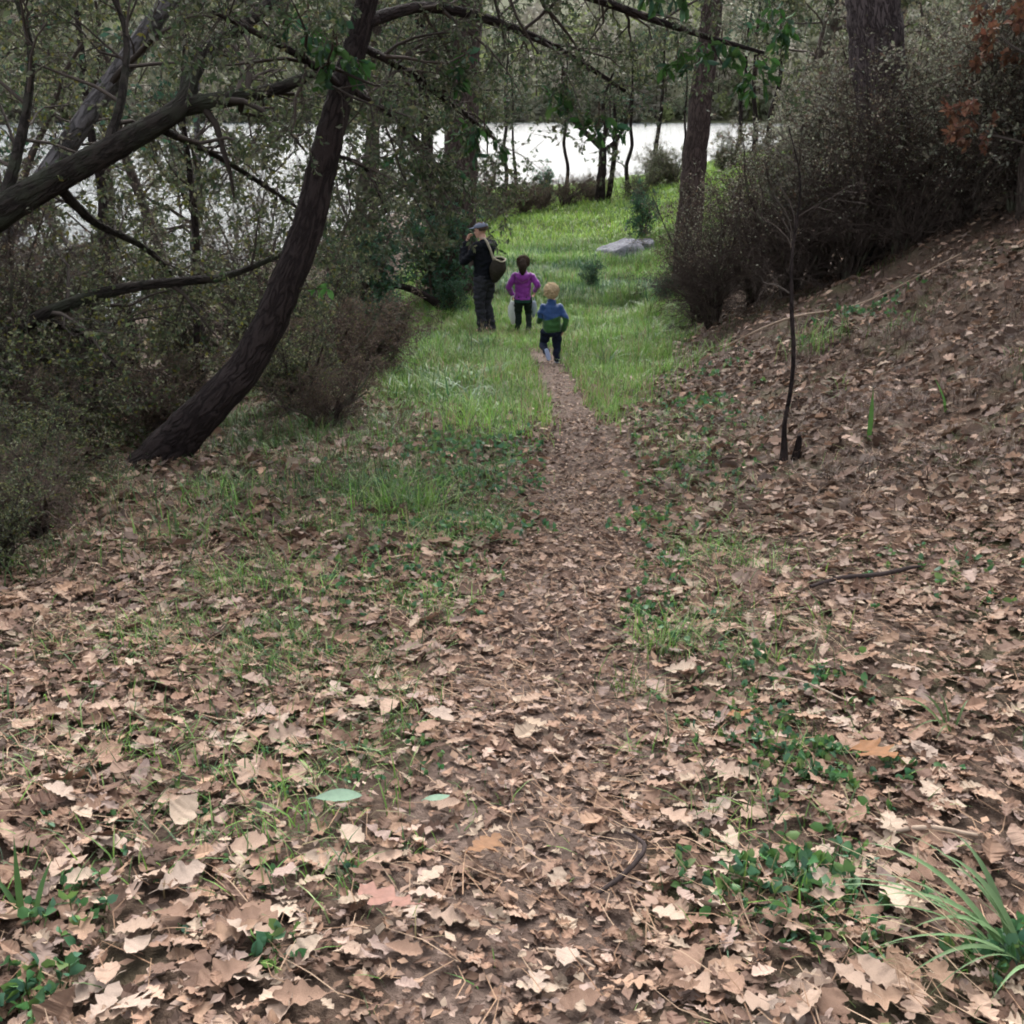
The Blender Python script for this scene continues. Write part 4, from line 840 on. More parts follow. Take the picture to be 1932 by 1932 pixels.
# tufts near the camera
tc = []
for (cx, cy, nb, hh, sp_) in [(.50, 3.05, 130, .17, .13), (.35, 2.75, 50, .13, .12), (-.42, 2.9, 60, .09, .16), (-.62, 2.45, 70, .07, .16), (-.28, 2.6, 50, .06, .14), (-.75, 3.3, 90, .12, .2), (-.9, 2.9, 60, .1, .16), (-.33, 1.72, 40, .05, .08),
                          (-.22, 1.86, 40, .06, .08), (-1.05, 3.8, 140, .2, .25), (-.5, 3.7, 70, .1, .2), (-.55, 4.9, 260, .24, .22), (-.85, 5.4, 160, .22, .3), (.62, 3.9, 50, .09, .15), (.75, 2.35, 60, .10, .15), (-.75, 1.95, 40, .06, .12),
                          (.35, 2.35, 30, .08, .08), (-.95, 2.35, 60, .1, .15), (-1.3, 3.2, 70, .12, .2), (-.1, 2.05, 30, .05, .1), (-.5, 2.1, 40, .05, .12), (.62, 1.62, 40, .1, .12), (2.6, 8.9, 120, .35, .3), (4.7, 13.2, 150, .5, .35), (2.1, 11.0, 100, .25, .4), (-1.5, 5.0, 120, .2, .25), (-1.5, 4.4, 100, .16, .2)]:
    x = cx + rng.normal(0, sp_ * .5, nb); y = cy + rng.normal(0, sp_ * .5, nb); r_ = blades(rng, x, y, hh * rng.uniform(.4, 1.2, nb), np.full(nb, .0035 if cy < 4 else .006), np.full(nb, .7), GR + GR_DARK); acc.add(*r_)
def verge(x, y):
    d = x - xpath(y); return (.9 * ss(-.28, -.5, d) * ss(-2.2, -1.2, d) + .85 * ss(.28, .42, d) * ss(1.0, .6, d)) * (.28 + .72 * ss(-.2, .5, sn(x, y, 2.3, 6.))) * ss(1.2, 2.2, y)
x, y = scatter(rng, 85000, -2.4, 1.8, 1.4, 9., verge); n = len(x)
acc.add(*blades(rng, x, y, rng.uniform(.03, .125, n), rng.uniform(.0025, .005, n), np.full(n, .8), GR + GR_DARK + GR_DARK[:1] + GR_DRY[:1]))
x, y = scatter(rng, 24000, -2.8, 2.8, 1.2, 6.5, lambda a, b_: .05 + (.25 + .45 * ss(.3, -.6, a - xpath(b_))) * ss(.25, .8, sn(a, b_, 1.9, 11.)) * ss(.2, .5, np.abs(a - xpath(b_)))); n = len(x)
acc.add(*blades(rng, x, y, rng.uniform(.03, .10, n), rng.uniform(.002, .004, n), np.full(n, .8), GR + GR_DARK + GR_DRY[:1]))
tag(link('grass', acc.mesh('grass', ['grass'])), 'green grass of the clearing and thin tufts through the leaves', 'grass', None, 'stuff')
# low broad-leaved weeds
rng = np.random.default_rng(92); acc = Acc(); cl = []
for (cx, cy, nb, sp_, sz) in [(.72, 2.3, 30, .12, .028), (.62, 2.45, 18, .1, .026), (.80, 2.12, 22, .1, .03), (.45, 1.75, 16, .08, .03), (.62, 1.72, 26, .07, .035), (.55, 1.55, 18, .08, .022), (-.86, 1.62, 10, .05, .03), (-.42, 1.47, 6, .03, .03), (-.85, 1.42, 14, .07, .034),
                              (.38, 3.4, 40, .15, .03), (.45, 3.9, 40, .2, .03), (.5, 4.6, 50, .25, .035), (.62, 5.6, 50, .35, .032), (.95, 5.9, 40, .3, .03), (-.45, 3.9, 50, .25, .03), (-.2, 4.6, 60, .25, .03), (-.35, 5.6, 90, .35, .035), (-.2, 6.6, 80, .35, .04),
                              (.85, 2.75, 20, .15, .03), (.9, 1.45, 16, .08, .04), (-.6, 3.1, 20, .2, .022), (1.5, 8.3, 30, .25, .04), (1.8, 9.6, 25, .3, .04), (1.2, 7.0, 30, .3, .034), (3.2, 9.5, 30, .3, .05), (1.6, 3.6, 20, .2, .03), (-.3, 2.3, 16, .15, .02), (-.7, 2.0, 24, .2, .02), (-.15, 1.75, 10, .06, .02)]:
    nb = int(nb * 1.9); sz *= .85; sp_ *= 1.4; x = cx + rng.normal(0, sp_ * .6, nb); y = cy + rng.normal(0, sp_ * .6, nb); k_ = np.abs(x - xpath(y)) > .24 + .12 * sn(x, y, 2.2, 17.) - .05 * (rng.uniform(size=nb) < .3); x, y = x[k_], y[k_]; nb = len(x); z = terr(x, y); P = np.stack([np.stack([x, y, z], 1), np.stack([x + rng.normal(0, .01, nb), y + rng.normal(0, .01, nb), z + sz * rng.uniform(.6, 2.2, nb)], 1)], 1)
    P = np.stack([P[:, 0], (P[:, 0] + P[:, 1]) / 2, P[:, 1]], 1); put_twigs(acc, P, np.full(P.shape[:2], .0014), 3, (.06, .09, .03), rng)
    put_leaves(acc, leaf_cards(rng, P, 4, sz, .7, ((.06, .15, .06), (.08, .18, .06), (.07, .16, .09), (.12, .20, .06)), None, -.1, .2, .6, .1, .2, 7))
tag(link('ground_weeds', acc.mesh('ground_weeds', ['grass', 'twig'])), 'low round-leaved green weeds along both sides of the path', 'weeds', None, 'stuff')

# arching grass clumps with blades one can pick out
def blade_mesh(rng, ln, w, lean, droop):
    k = 12; t_ = np.linspace(0, 1, k); yy = ln * lean * t_ ** 1.3; zz = ln * (t_ * (1 - .25 * lean) - droop * t_ ** 3); ww = w * (1 - t_ ** 2.2) * (.55 + .9 * t_ * (1 - t_) * 2); tw = rng.normal(0, .5) * t_
    L_ = np.stack([-ww * np.cos(tw), yy - ww * np.sin(tw), zz + ww * .35], 1); M_ = np.stack([0 * t_, yy, zz], 1); R_ = np.stack([ww * np.cos(tw), yy + ww * np.sin(tw), zz + ww * .35], 1)
    V = np.concatenate([L_, M_, R_]); i = np.arange(k - 1); return V, np.concatenate([np.stack([i, k + i, k + i + 1, i + 1], 1), np.stack([k + i, 2 * k + i, 2 * k + i + 1, k + i + 1], 1)])
def clump(name, x, y, specs, label, seed, col=(.085, .17, .045)):
    rng = np.random.default_rng(seed); t = empty(name, (x, y, float(terr(x, y)) - .01)); tag(t, label, 'grass')
    for (az, ln, w, lean, dr) in specs:
        a_ = Acc(); V, Q = blade_mesh(rng, ln, w, lean, dr); a_.add(V, Q, col=np.array(col) * rng.uniform(.75, 1.25)); o = link('blade', a_.mesh('blade', ['grass']), t, (rng.normal(0, .012), rng.normal(0, .012), 0), (0, 0, R(az)))
clump('grass_clump', .93, 1.47, [(75, .36, .010, .75, .45), (95, .33, .009, .7, .5), (50, .34, .010, .55, .35), (110, .30, .008, .9, .5), (60, .44, .009, .7, .4), (20, .36, .008, .6, .4), (85, .46, .005, .8, .42), (70, .40, .005, .9, .5), (100, .38, .005, .95, .45), (62, .36, .003, .9, .5), (90, .42, .003, .9, .45), (120, .34, .003, .9, .5), (40, .40, .003, .8, .45), (-60, .3, .007, .5, .4), (130, .24, .005, .8, .5), (30, .28, .006, .7, .4), (80, .22, .004, .5, .2), (150, .22, .004, .8, .45), (-20, .25, .005, .6, .4), (60, .2, .004, .4, .2), (200, .18, .004, .7, .5)],
      'clump of broad arching green grass blades at the lower right corner', 7, (.14, .23, .10))
clump('grass_clump', 1.18, 2.40, [(80, .28, .007, .7, .5), (50, .2, .005, .5, .4), (110, .22, .0045, .8, .6), (10, .18, .004, .5, .4), (140, .2, .004, .7, .5), (65, .16, .004, .3, .1), (-40, .18, .004, .6, .5)], 'arching green grass clump at the right edge of the leafy verge', 8, (.09, .15, .05))
clump('grass_clump', -.93, 1.60, [(10, .2, .008, .25, .05), (-30, .16, .007, .4, .15), (60, .15, .006, .6, .3), (200, .15, .005, .5, .3)], 'upright green blades at the lower left edge', 9, (.055, .12, .035))
clump('iris_leaf', 2.04, 5.75, [(0, .33, .016, .12, .0), (60, .12, .01, .3, .0)], 'single upright sword-shaped green leaf on the bank right of the sapling', 10, (.07, .16, .035))
clump('iris_leaf', 2.56, 6.05, [(50, .26, .018, .45, .05), (120, .1, .01, .4, .0)], 'tilted sword-shaped green leaf higher on the bank near the right edge', 11, (.08, .20, .04))
clump('dry_grass', .86, 1.42, [(75, .5, .0022, .8, .25), (60, .42, .002, .9, .3), (100, .4, .0018, .85, .2), (85, .55, .002, .6, .15)], 'long straw-coloured dry grass stalks at the lower right', 12, (.36, .29, .18))
clump('dry_grass', 1.05, 2.75, [(60, .34, .002, 1.0, .3), (75, .28, .0018, .9, .3)], 'straw-coloured stalk lying over the leaves on the right verge', 13, (.34, .27, .17))

# ------------------------------------------------------------------ sapling and sticks
t = empty('sapling', (1.55, 5.73, float(terr(1.55, 5.73)))); tag(t, 'thin crooked dark sapling standing alone on the leafy bank at right', 'sapling')
sp_ = [(0, 0, -.1, .032), (.0, 0, .06, .022), (-.015, 0, .22, .014), (.005, .02, .42, .012), (.01, .05, .62, .012), (-.01, .1, .85, .011), (-.02, .18, 1.15, .009), (.02, .3, 1.5, .006), (-.05, .4, 1.8, .003)]
link('stem', trunk_mesh('stem', sp_, 'bark_dark', 30, 8, .06, .1, .3, 5, 4), t)
link('stump', trunk_mesh('stump', [(.05, .02, -.1, .026), (.075, .02, .05, .022), (.08, .01, .14, .017), (.075, 0, .17, .008)], 'bark_dark', 10, 8, .1, .1, 0, 6, 4), t)
rng = np.random.default_rng(95); S = smooth_line(sp_, 14); P1, R1 = spawn(rng, S[None, :, :3], S[None, :, 3], 9, .45, .5, .8, -.02, 5, .2, .5); P2, R2 = spawn(rng, P1, R1, 4, .2, .22, .8, 0, 3, .25, .6)
acc = Acc(); put_twigs(acc, P1, np.maximum(R1, .002), 4, TWIG, rng); put_twigs(acc, P2, np.maximum(R2, .0015), 3, TWIG, rng); tag(link('twig', acc.mesh('twig', ['twig', 'twig']), t), kind='stuff')
def stick(name, x, y, pts, mat, label):
    L_ = [(a, b_, float(terr(x + a, y + b_)) - float(terr(x, y)) + c, r_) for a, b_, c, r_ in pts]
    o = link(name, trunk_mesh(name, L_, mat, 22, 8, .06, .12, 0, int(abs(x) * 100), 4), None, (x, y, float(terr(x, y)))); tag(o, label, 'stick')
stick('fallen_stick', .26, 1.76, [(-.09, -.07, .03, .004), (-.03, -.02, .04, .0055), (.02, .05, .05, .005), (.01, .1, .045, .004), (-.02, .15, .03, .0025)], 'stick', 'crooked dark twig lying on the path right of centre')
stick('fallen_stick', 1.3, 3.5, [(-.22, -.04, .03, .006), (-.1, 0, .04, .008), (.05, .02, .045, .009), (.18, .07, .05, .007), (.24, .12, .03, .004)], 'stick', 'dark stick lying across the leaves on the lower bank')
stick('fallen_stick', .9, 1.85, [(-.09, .0, .03, .004), (0, .01, .035, .006), (.1, .0, .03, .004)], 'pale_stick', 'short pale stick among weeds on the right verge')
stick('fallen_stick', .75, 2.62, [(-.02, .12, .04, .002), (.08, .02, .05, .003), (.18, -.1, .04, .002)], 'pale_stick', 'thin pale stalk lying diagonally on the right verge')
stick('fallen_stick', .10, 1.5, [(-.05, .02, .02, .003), (0, .0, .03, .004), (.05, -.03, .02, .003)], 'pale_stick', 'small whitish twig at the very bottom of the path')
stick('fallen_branch', 3.0, 10.2, [(-.9, .8, .03, .006), (-.3, .3, .08, .010), (.3, -.2, .15, .009), (.9, -.8, .12, .004)], 'pale_stick', 'long pale fallen branch sloping down the bank at right')
stick('fallen_branch', -1.25, 17.8, [(-1.0, 0, .75, .05), (-.55, .0, .62, .055), (-.15, .0, .38, .06), (.25, 0, .05, .06)], 'bark_dark', 'dark arching dead branch left of the man under the trees')

# ------------------------------------------------------------------ people
def ring_tube(bm, secs, sides=14):
    """secs: list of (centre, rx vector, ry vector); closed tube with pointed caps"""
    prev = None; first = None
    for c, a, b_ in secs:
        ring = [bm.verts.new(Vector(c) + Vector(a) * math.cos(2 * math.pi * q / sides) + Vector(b_) * math.sin(2 * math.pi * q / sides)) for q in range(sides)]
        if prev:
            for q in range(sides): bm.faces.new((prev[q], prev[(q + 1) % sides], ring[(q + 1) % sides], ring[q]))
        else: first = ring
        prev = ring
    bm.faces.new(list(reversed(first))); bm.faces.new(prev)
def chain(bm, pts, radii, sides=12, flat=None, caps=True):
    """round tube through joints; flat=(vector, factor) squeezes it along a vector"""
    P = [Vector(p) for p in pts]; n = len(P); secs = []
    T = [(P[min(i + 1, n - 1)] - P[max(i - 1, 0)]).normalized() for i in range(n)]
    ref = Vector((0, 1, 0)) if abs(T[0].y) < .8 else Vector((1, 0, 0)); u = (ref - T[0] * ref.dot(T[0])).normalized()
    items = [(P[i], T[i], radii[i]) for i in range(n)]
    if caps:
        r0, r1 = radii[0], radii[-1]
        items = [(P[0] - T[0] * r0 * .92, T[0], r0 * .35), (P[0] - T[0] * r0 * .6, T[0], r0 * .8)] + items + [(P[-1] + T[-1] * r1 * .6, T[-1], r1 * .8), (P[-1] + T[-1] * r1 * .92, T[-1], r1 * .35)]
    for c, t_, r_ in items:
        u = (u - t_ * u.dot(t_)).normalized(); w = t_.cross(u); a, b_ = u * r_, w * r_
        if flat:
            fv, ff = Vector(flat[0]).normalized(), flat[1]; a = a - fv * a.dot(fv) * (1 - ff); b_ = b_ - fv * b_.dot(fv) * (1 - ff)
        secs.append((c, a, b_))
    ring_tube(bm, secs, sides)
def lerp_chain(joints, radii, sub=3):
    L_ = smooth_line([(*j, r_) for j, r_ in zip(joints, radii)], (len(joints) - 1) * sub + 1); return [tuple(l[:3]) for l in L_], [float(l[3]) for l in L_]
def fuse(name, bm, voxel, mats, smooth_it=4, wrinkle=0., wscale=14., matfn=None, seed=0.):
    bmesh.ops.recalc_face_normals(bm, faces=bm.faces)
    me = bpy.data.meshes.new(name); bm.to_mesh(me); bm.free(); o = bpy.data.objects.new('tmp', me); COL.objects.link(o)
    md = o.modifiers.new('r', 'REMESH'); md.mode = 'VOXEL'; md.voxel_size = voxel
    ms = o.modifiers.new('s', 'SMOOTH'); ms.factor = .5; ms.iterations = smooth_it
    dg = bpy.context.evaluated_depsgraph_get(); out = bpy.data.meshes.new_from_object(o.evaluated_get(dg)); out.name = name
    bpy.data.objects.remove(o); bpy.data.meshes.remove(me)
    if wrinkle:
        nv = len(out.vertices); co = np.empty(nv * 3); out.vertices.foreach_get('co', co); co = co.reshape(-1, 3); no = np.empty(nv * 3); out.vertices.foreach_get('normal', no); no = no.reshape(-1, 3)
        h = np.array([mnoise.noise(Vector((c[0] * wscale + seed, c[1] * wscale, c[2] * wscale * 1.9))) for c in co]); co += no * (h * wrinkle)[:, None]; out.vertices.foreach_set('co', co.ravel()); out.update()
    out.materials.clear()
    for mm in mats: out.materials.append(MATS[mm])
    out.polygons.foreach_set('use_smooth', [True] * len(out.polygons))
    if matfn:
        for p in out.polygons: p.material_index = matfn(p.center)
    return out
def head_shape(bm, c, s, yaw=0., pitch=0.):
    """s: head height from chin to crown"""
    M = Matrix.Translation(Vector(c)) @ Matrix.Rotation(yaw, 4, 'Z') @ Matrix.Rotation(pitch, 4, 'X')
    def el(p, r_):
        r0 = bmesh.ops.create_uvsphere(bm, u_segments=16, v_segments=12, radius=1)
        for v in r0['verts']: v.co = M @ (Vector((v.co.x * r_[0], v.co.y * r_[1], v.co.z * r_[2])) * s + Vector(p) * s)
    el((0, -.02, .14), (.34, .42, .36)); el((0, .05, -.08), (.29, .34, .32)); el((0, .12, -.32), (.20, .22, .17)); el((0, .30, -.38), (.10, .08, .08))
    el((0, .40, -.06), (.055, .07, .13)); el((0, .45, -.13), (.075, .065, .055)); el((0, .36, -.26), (.12, .06, .045))
    el((0, .35, .09), (.24, .06, .05))
    for sgn in (-1, 1): el((sgn * .345, -.03, -.06), (.035, .10, .14)); el((sgn * .16, .27, -.13), (.10, .09, .08))
    return M
def hand(bm, wrist, d, palm, side, s, curl=.5):
    """d: direction wrist->knuckles, palm: palm normal, side: +1/-1 thumb side along d x palm"""
    d = Vector(d).normalized(); palm = Vector(palm); palm = (palm - d * palm.dot(d)).normalized(); w = d.cross(palm).normalized() * side; wr = Vector(wrist)
    chain(bm, [wr - d * .01 * s, wr + d * .045 * s, wr + d * .085 * s], [.026 * s, .037 * s, .038 * s], 12, (palm, .42))
    for q, ln in enumerate((.068, .078, .072, .056)):
        b_ = wr + d * .088 * s + w * (.030 - .0195 * q) * s; a0 = curl * .5; pts = [b_ - d * .02 * s]; p = b_; ang = a0
        pts.append(p.copy())
        for f in (.45, .32, .23): p = p + (d * math.cos(ang) + palm * math.sin(ang)) * ln * f * s; pts.append(p.copy()); ang += curl
        chain(bm, pts, [.0092 * s, .0095 * s, .0088 * s, .008 * s, .007 * s], 8)
    b_ = wr + d * .03 * s + w * .028 * s; pts = [wr + d * .02 * s + w * .01 * s, b_, b_ + (d * .6 + w * .75 + palm * .35).normalized() * .035 * s]; pts.append(pts[-1] + (d * .85 + w * .25 + palm * .5).normalized() * .03 * s)
    chain(bm, pts, [.013 * s, .0125 * s, .0105 * s, .0085 * s], 8)

def build_person(spec, loc, rz, label):
    t = empty('person', loc, R(rz)); tag(t, label, 'person'); J = spec; vx = spec.get('voxel', .0075)
    # body: one continuous surface from head to foot
    bm = bmesh.new()
    M = head_shape(bm, J['head'], J['hs'], J.get('yaw', 0), J.get('pitch', 0))
    hc = Vector(J['head']); chain(bm, [Vector(J['neck']), (Vector(J['neck']) + hc) / 2, hc - Vector((0, .0, .12)) * J['hs']], [J['hs'] * .27, J['hs'] * .24, J['hs'] * .24])
    ring_tube(bm, [(c, (rx * .86, 0, 0), (0, ry * .86, 0)) for c, rx, ry in J['torso']], 18)
    for sd_ in ('L', 'R'):
        for key in ('arm', 'leg'):
            P_, R_ = lerp_chain(J[key + sd_], [r_ * .8 for r_ in J[key + 'r']]); chain(bm, P_, R_)
        h = J['hand' + sd_]; hand(bm, J['arm' + sd_][-1], h[0], h[1], h[2], J['hand_s'], h[3])
        an = Vector(J['leg' + sd_][-1]); ft = Vector(J['foot' + sd_]); chain(bm, [an, an.lerp(ft, .5), ft], [J['fr'] * .75, J['fr'] * .72, J['fr'] * .6])
    link('body', fuse('body', bm, vx, ['skin'], 2), t)
    # jacket
    bm = bmesh.new(); ring_tube(bm, [(c, (rx, 0, 0), (0, ry, 0)) for c, rx, ry in J['torso']], 20)
    for sd_ in ('L', 'R'):
        jn = [Vector(p) for p in J['arm' + sd_]]; jn[-1] = jn[-2].lerp(jn[-1], .92); P_, R_ = lerp_chain([tuple(p) for p in jn], [r_ * 1.25 for r_ in J['armr']]); chain(bm, P_, R_)
    nk = Vector(J['neck']); chain(bm, [nk + Vector((0, 0, -.05)), nk + Vector((0, -.005, -.005))], [J['hs'] * .40, J['hs'] * .36])
    if J.get('hood'):
        hp, hr = J['hood']; chain(bm, [Vector(hp) + Vector((-hr * 1.3, .02, .02)), Vector(hp) + Vector((-hr * .6, -.015, -.02)), Vector(hp) + Vector((0, -.02, -.05)), Vector(hp) + Vector((hr * .6, -.015, -.02)), Vector(hp) + Vector((hr * 1.3, .02, .02))], [hr * .4, hr * .62, hr * .72, hr * .62, hr * .4], 12, ((0, 1, 0), .75))
    link('jacket', fuse('jacket', bm, vx * 1.1, J['jacket'], 3, J.get('wr', .006), 11, J.get('jmat')), t)
    # trousers
    bm = bmesh.new(); pv = J['torso'][0]; hipc = Vector(pv[0]); ring_tube(bm, [(hipc + Vector((0, 0, dz)), (pv[1] * f, 0, 0), (0, pv[2] * f, 0)) for dz, f in ((.10 * J['sc'], .88), (.03 * J['sc'], .95), (-.05 * J['sc'], .93), (-.10 * J['sc'], .75))], 18)
    for sd_ in ('L', 'R'):
        jn = [Vector(p) for p in J['leg' + sd_]]; P_, R_ = lerp_chain([tuple(p) for p in jn], [r_ * 1.16 for r_ in J['legr']]); chain(bm, P_, R_)
    link('trousers', fuse('trousers', bm, vx * 1.1, [J['trousers']], 3, J.get('wr', .006) * 1.2, 12, None, 5), t)
    if J.get('hem'):
        bm = bmesh.new(); ring_tube(bm, [(hipc + Vector((0, 0, dz * J['sc'])), (pv[1] * f, 0, 0), (0, pv[2] * f, 0)) for dz, f in ((.03, .97), (-.02, 1.0), (-.065, 1.0))], 20); link('shirt_hem', fuse('shirt_hem', bm, vx, [J['hem']], 2, .003), t)
    for sd_ in ('L', 'R'):
        an = Vector(J['leg' + sd_][-1]); ft = Vector(J['foot' + sd_]); fr = J['fr']; fw = (ft - an).normalized(); bm = bmesh.new(); dn = Vector(J['sole' + sd_]).normalized()
        heel = an + dn * fr * .9 - fw * fr * .35; chain(bm, [an - dn * fr * .6, an + dn * fr * .2], [fr * 1.0, fr * 1.02]); chain(bm, [heel, an.lerp(ft, .5) + dn * fr * .45, ft + dn * fr * .1], [fr * .78, fr * .95, fr * .8], 12, (dn, .8))
        s_ = link('shoe', fuse('shoe', bm, vx * .8, [J['shoe']], 2), t)
        bm = bmesh.new(); chain(bm, [heel + dn * fr * .45, an.lerp(ft, .5) + dn * fr * 1.05, ft + dn * fr * .6], [fr * .8, fr * .95, fr * .82], 12, (dn, .22)); link('sole', bm_mesh('sole', bm, [J['sole']]), s_)
    # hair, face
    hs_ = J['hs']; bm = bmesh.new(); r0 = bmesh.ops.create_uvsphere(bm, u_segments=24, v_segments=16, radius=1)
    for v in r0['verts']:
        p = v.co.copy(); q = Vector((p.x * .425, p.y * .50 - .055, p.z * (.42 if p.z > 0 else .62) + .15)) * hs_; q *= 1 + .09 * mnoise.noise(p * 4)
        v.co = q
    cut = [v for v in bm.verts if v.co.z < (J.get('hairline', -.02) + max(0, v.co.y / hs_) * 1.5) * hs_]; bmesh.ops.delete(bm, geom=cut, context='VERTS')
    rg = random.Random(int(hs_ * 1e4))
    for v in (list(bm.verts) if not J.get('capped') else []):   # loose strands lying over the crown
        for _ in range(3):
            n_ = (v.co - Vector((0, -.05, .1)) * hs_).normalized(); tg = Vector((n_.x * .5 + rg.gauss(0, .4), n_.y * .5 - .5 + rg.gauss(0, .3), -.9 + rg.gauss(0, .3))); tg = (tg - n_ * tg.dot(n_) * .9).normalized(); p0 = v.co - n_ * .004; ln = hs_ * rg.uniform(.12, .34)
            chain(bm, [p0, p0 + tg * ln * .5 + n_ * ln * .10, p0 + tg * ln + n_ * ln * rg.uniform(-.1, .08)], [.0045, .005, .0015], 4, None, False)
    ho = link('hair', bm_mesh('hair', bm, [J['hair']]), t); ho.matrix_local = M; sm = ho.modifiers.new('solid', 'SOLIDIFY'); sm.thickness = .012; sm.offset = -1
    if J.get('tail'):
        bm = bmesh.new(); P_, R_ = lerp_chain(*J['tail']); chain(bm, P_, R_); link('ponytail', fuse('ponytail', bm, vx, [J['tailmat']], 2, .006, 30), t)
    for sgn in (-1, 1):
        bm = bmesh.new(); bmesh.ops.create_uvsphere(bm, u_segments=10, v_segments=8, radius=.045 * hs_); e = link('eye', bm_mesh('eye', bm, ['eye']), t); e.matrix_local = M @ Matrix.Translation(Vector((sgn * .15, .345, .02)) * hs_)
    bm = bmesh.new(); chain(bm, [Vector((-.09, .385, -.255)) * hs_, Vector((0, .42, -.25)) * hs_, Vector((.09, .385, -.255)) * hs_], [.018 * hs_, .03 * hs_, .018 * hs_], 8); mo = link('mouth', bm_mesh('mouth', bm, ['lip']), t); mo.matrix_local = M
    return t, M

def gz(x, y): return float(terr(x, y))
# the man: standing, three-quarter back view turned to the left, hand at his mouth
man = dict(sc=1.0, capped=True, hs=.225, head=(0, .05, 1.555), neck=(0, -.005, 1.39), yaw=R(8), pitch=R(-4), hand_s=1.0, fr=.048,
    torso=[((0, 0, .86), .185, .145), ((0, 0, .94), .185, .145), ((0, .0, 1.06), .18, .14), ((0, .005, 1.18), .20, .15), ((0, 0, 1.28), .215, .15), ((0, -.01, 1.36), .175, .12), ((0, -.01, 1.41), .08, .085)],
    armL=[(-.185, 0, 1.345), (-.225, .10, 1.21), (-.225, .21, 1.11), (-.14, .27, 1.24), (-.055, .27, 1.385)], armR=[(.185, 0, 1.345), (.25, .06, 1.21), (.25, .13, 1.08), (.17, .22, 1.13), (.09, .235, 1.22)], armr=[.062, .055, .05, .044, .034],
    handL=((.45, -.15, .8), (.2, -1, .0), -1, .75), handR=((-.6, -.1, .55), (-.1, -1, .0), -1, .9),
    legL=[(-.09, 0, .86), (-.095, .01, .68), (-.095, .02, .48), (-.095, -.005, .28), (-.095, -.02, .085)], legR=[(.09, 0, .86), (.10, -.01, .68), (.105, .03, .48), (.11, -.02, .28), (.115, -.06, .085)], legr=[.096, .088, .070, .064, .058],
    footL=(-.12, .15, .045), footR=(.16, .10, .045), soleL=(0, 0, -1), soleR=(0, 0, -1),
    jacket=['navy_black_cloth'], trousers='charcoal_cloth', shoe='black_leather', sole='black_leather', hair='brown_hair', hood=((0, -.13, 1.36), .10), wr=.018, voxel=.0085)
MX, MY = -.42, 16.1
t, M = build_person(man, (MX, MY, gz(MX, MY)), 58, 'man in grey cap, dark jacket and charcoal trousers with a hand at his mouth')
hs_ = .225; bm = bmesh.new(); r0 = bmesh.ops.create_uvsphere(bm, u_segments=28, v_segments=16, radius=1)
for v in r0['verts']: p = v.co; v.co = Vector((p.x * .43, p.y * .50 - .02, max(p.z, -.1) * .30 + .24 + .05 * p.y * -1)) * hs_
cp = link('cap', bm_mesh('cap', bm, ['grey_cap']), t); cp.matrix_local = M
bm = bmesh.new(); chain(bm, [Vector((-.26, .36, .20)) * hs_, Vector((-.14, .60, .165)) * hs_, Vector((.14, .60, .165)) * hs_, Vector((.26, .36, .20)) * hs_], [.10 * hs_, .17 * hs_, .17 * hs_, .10 * hs_], 10, ((0, 0, 1), .28)); link('brim', bm_mesh('brim', bm, ['grey_cap']), cp)

# bag slung behind the man's shoulder
def sack(name, loc, rz, w, d, h, mat, label, rim=None, seed=0, tiltx=0, top=.72):
    bm = bmesh.new(); n, k = 20, 12; rings = []
    for j in range(k):
        f = j / (k - 1); prof = (math.sin(math.pi * min(f * .62 + .08, .5)) if f < .68 else 1 - (f - .68) * (1 - top) / .32) ; rings.append([bm.verts.new((w * prof * math.cos(2 * math.pi * q / n) * (1 + .10 * mnoise.noise(Vector((q * .9, j * .5, seed)))), d * prof * math.sin(2 * math.pi * q / n) * (1 + .16 * mnoise.noise(Vector((q * .7, j * .6, seed + 5)))), h * (f - 1) + .02 * mnoise.noise(Vector((q * .6, seed, 3))) * (j == k - 1))) for q in range(n)])
    for j in range(k - 1):
        for q in range(n): bm.faces.new((rings[j][q], rings[j][(q + 1) % n], rings[j + 1][(q + 1) % n], rings[j + 1][q]))
    bm.faces.new(list(reversed(rings[0])))
    o = empty(name, loc, 0); o.rotation_euler = (tiltx, 0, R(rz)); tag(o, label, 'bag'); b_ = link('pouch', bm_mesh('pouch', bm, [mat]), o); md = b_.modifiers.new('solid', 'SOLIDIFY'); md.thickness = .008
    if rim:
        bm = bmesh.new(); pts = [(w * top * math.cos(2 * math.pi * q / 16), d * top * math.sin(2 * math.pi * q / 16), .004 + .01 * math.sin(q)) for q in range(17)]; chain(bm, pts, [.011] * 17, 8, None, False); link('rim', bm_mesh('rim', bm, [rim]), o)
    return o
a_ = R(58); loc_ = lambda x, y, z: (MX + x * math.cos(a_) - y * math.sin(a_), MY + x * math.sin(a_) + y * math.cos(a_), gz(MX, MY) + z)
o = sack('shoulder_bag', loc_(-.02, -.29, 1.17), 58, .15, .115, .36, 'brown_sack', 'brown sack with cream rim slung behind the man in the cap', 'cream_strap', 2, R(14))
bm = bmesh.new(); chain(bm, *lerp_chain([(-.09, .05, .0), (-.12, .13, .14), (-.13, .23, .245), (-.12, .33, .23)], [.016, .016, .016, .016], 5), 8, ((0, .6, .8), .35)); link('strap', bm_mesh('strap', bm, ['cream_strap']), o)

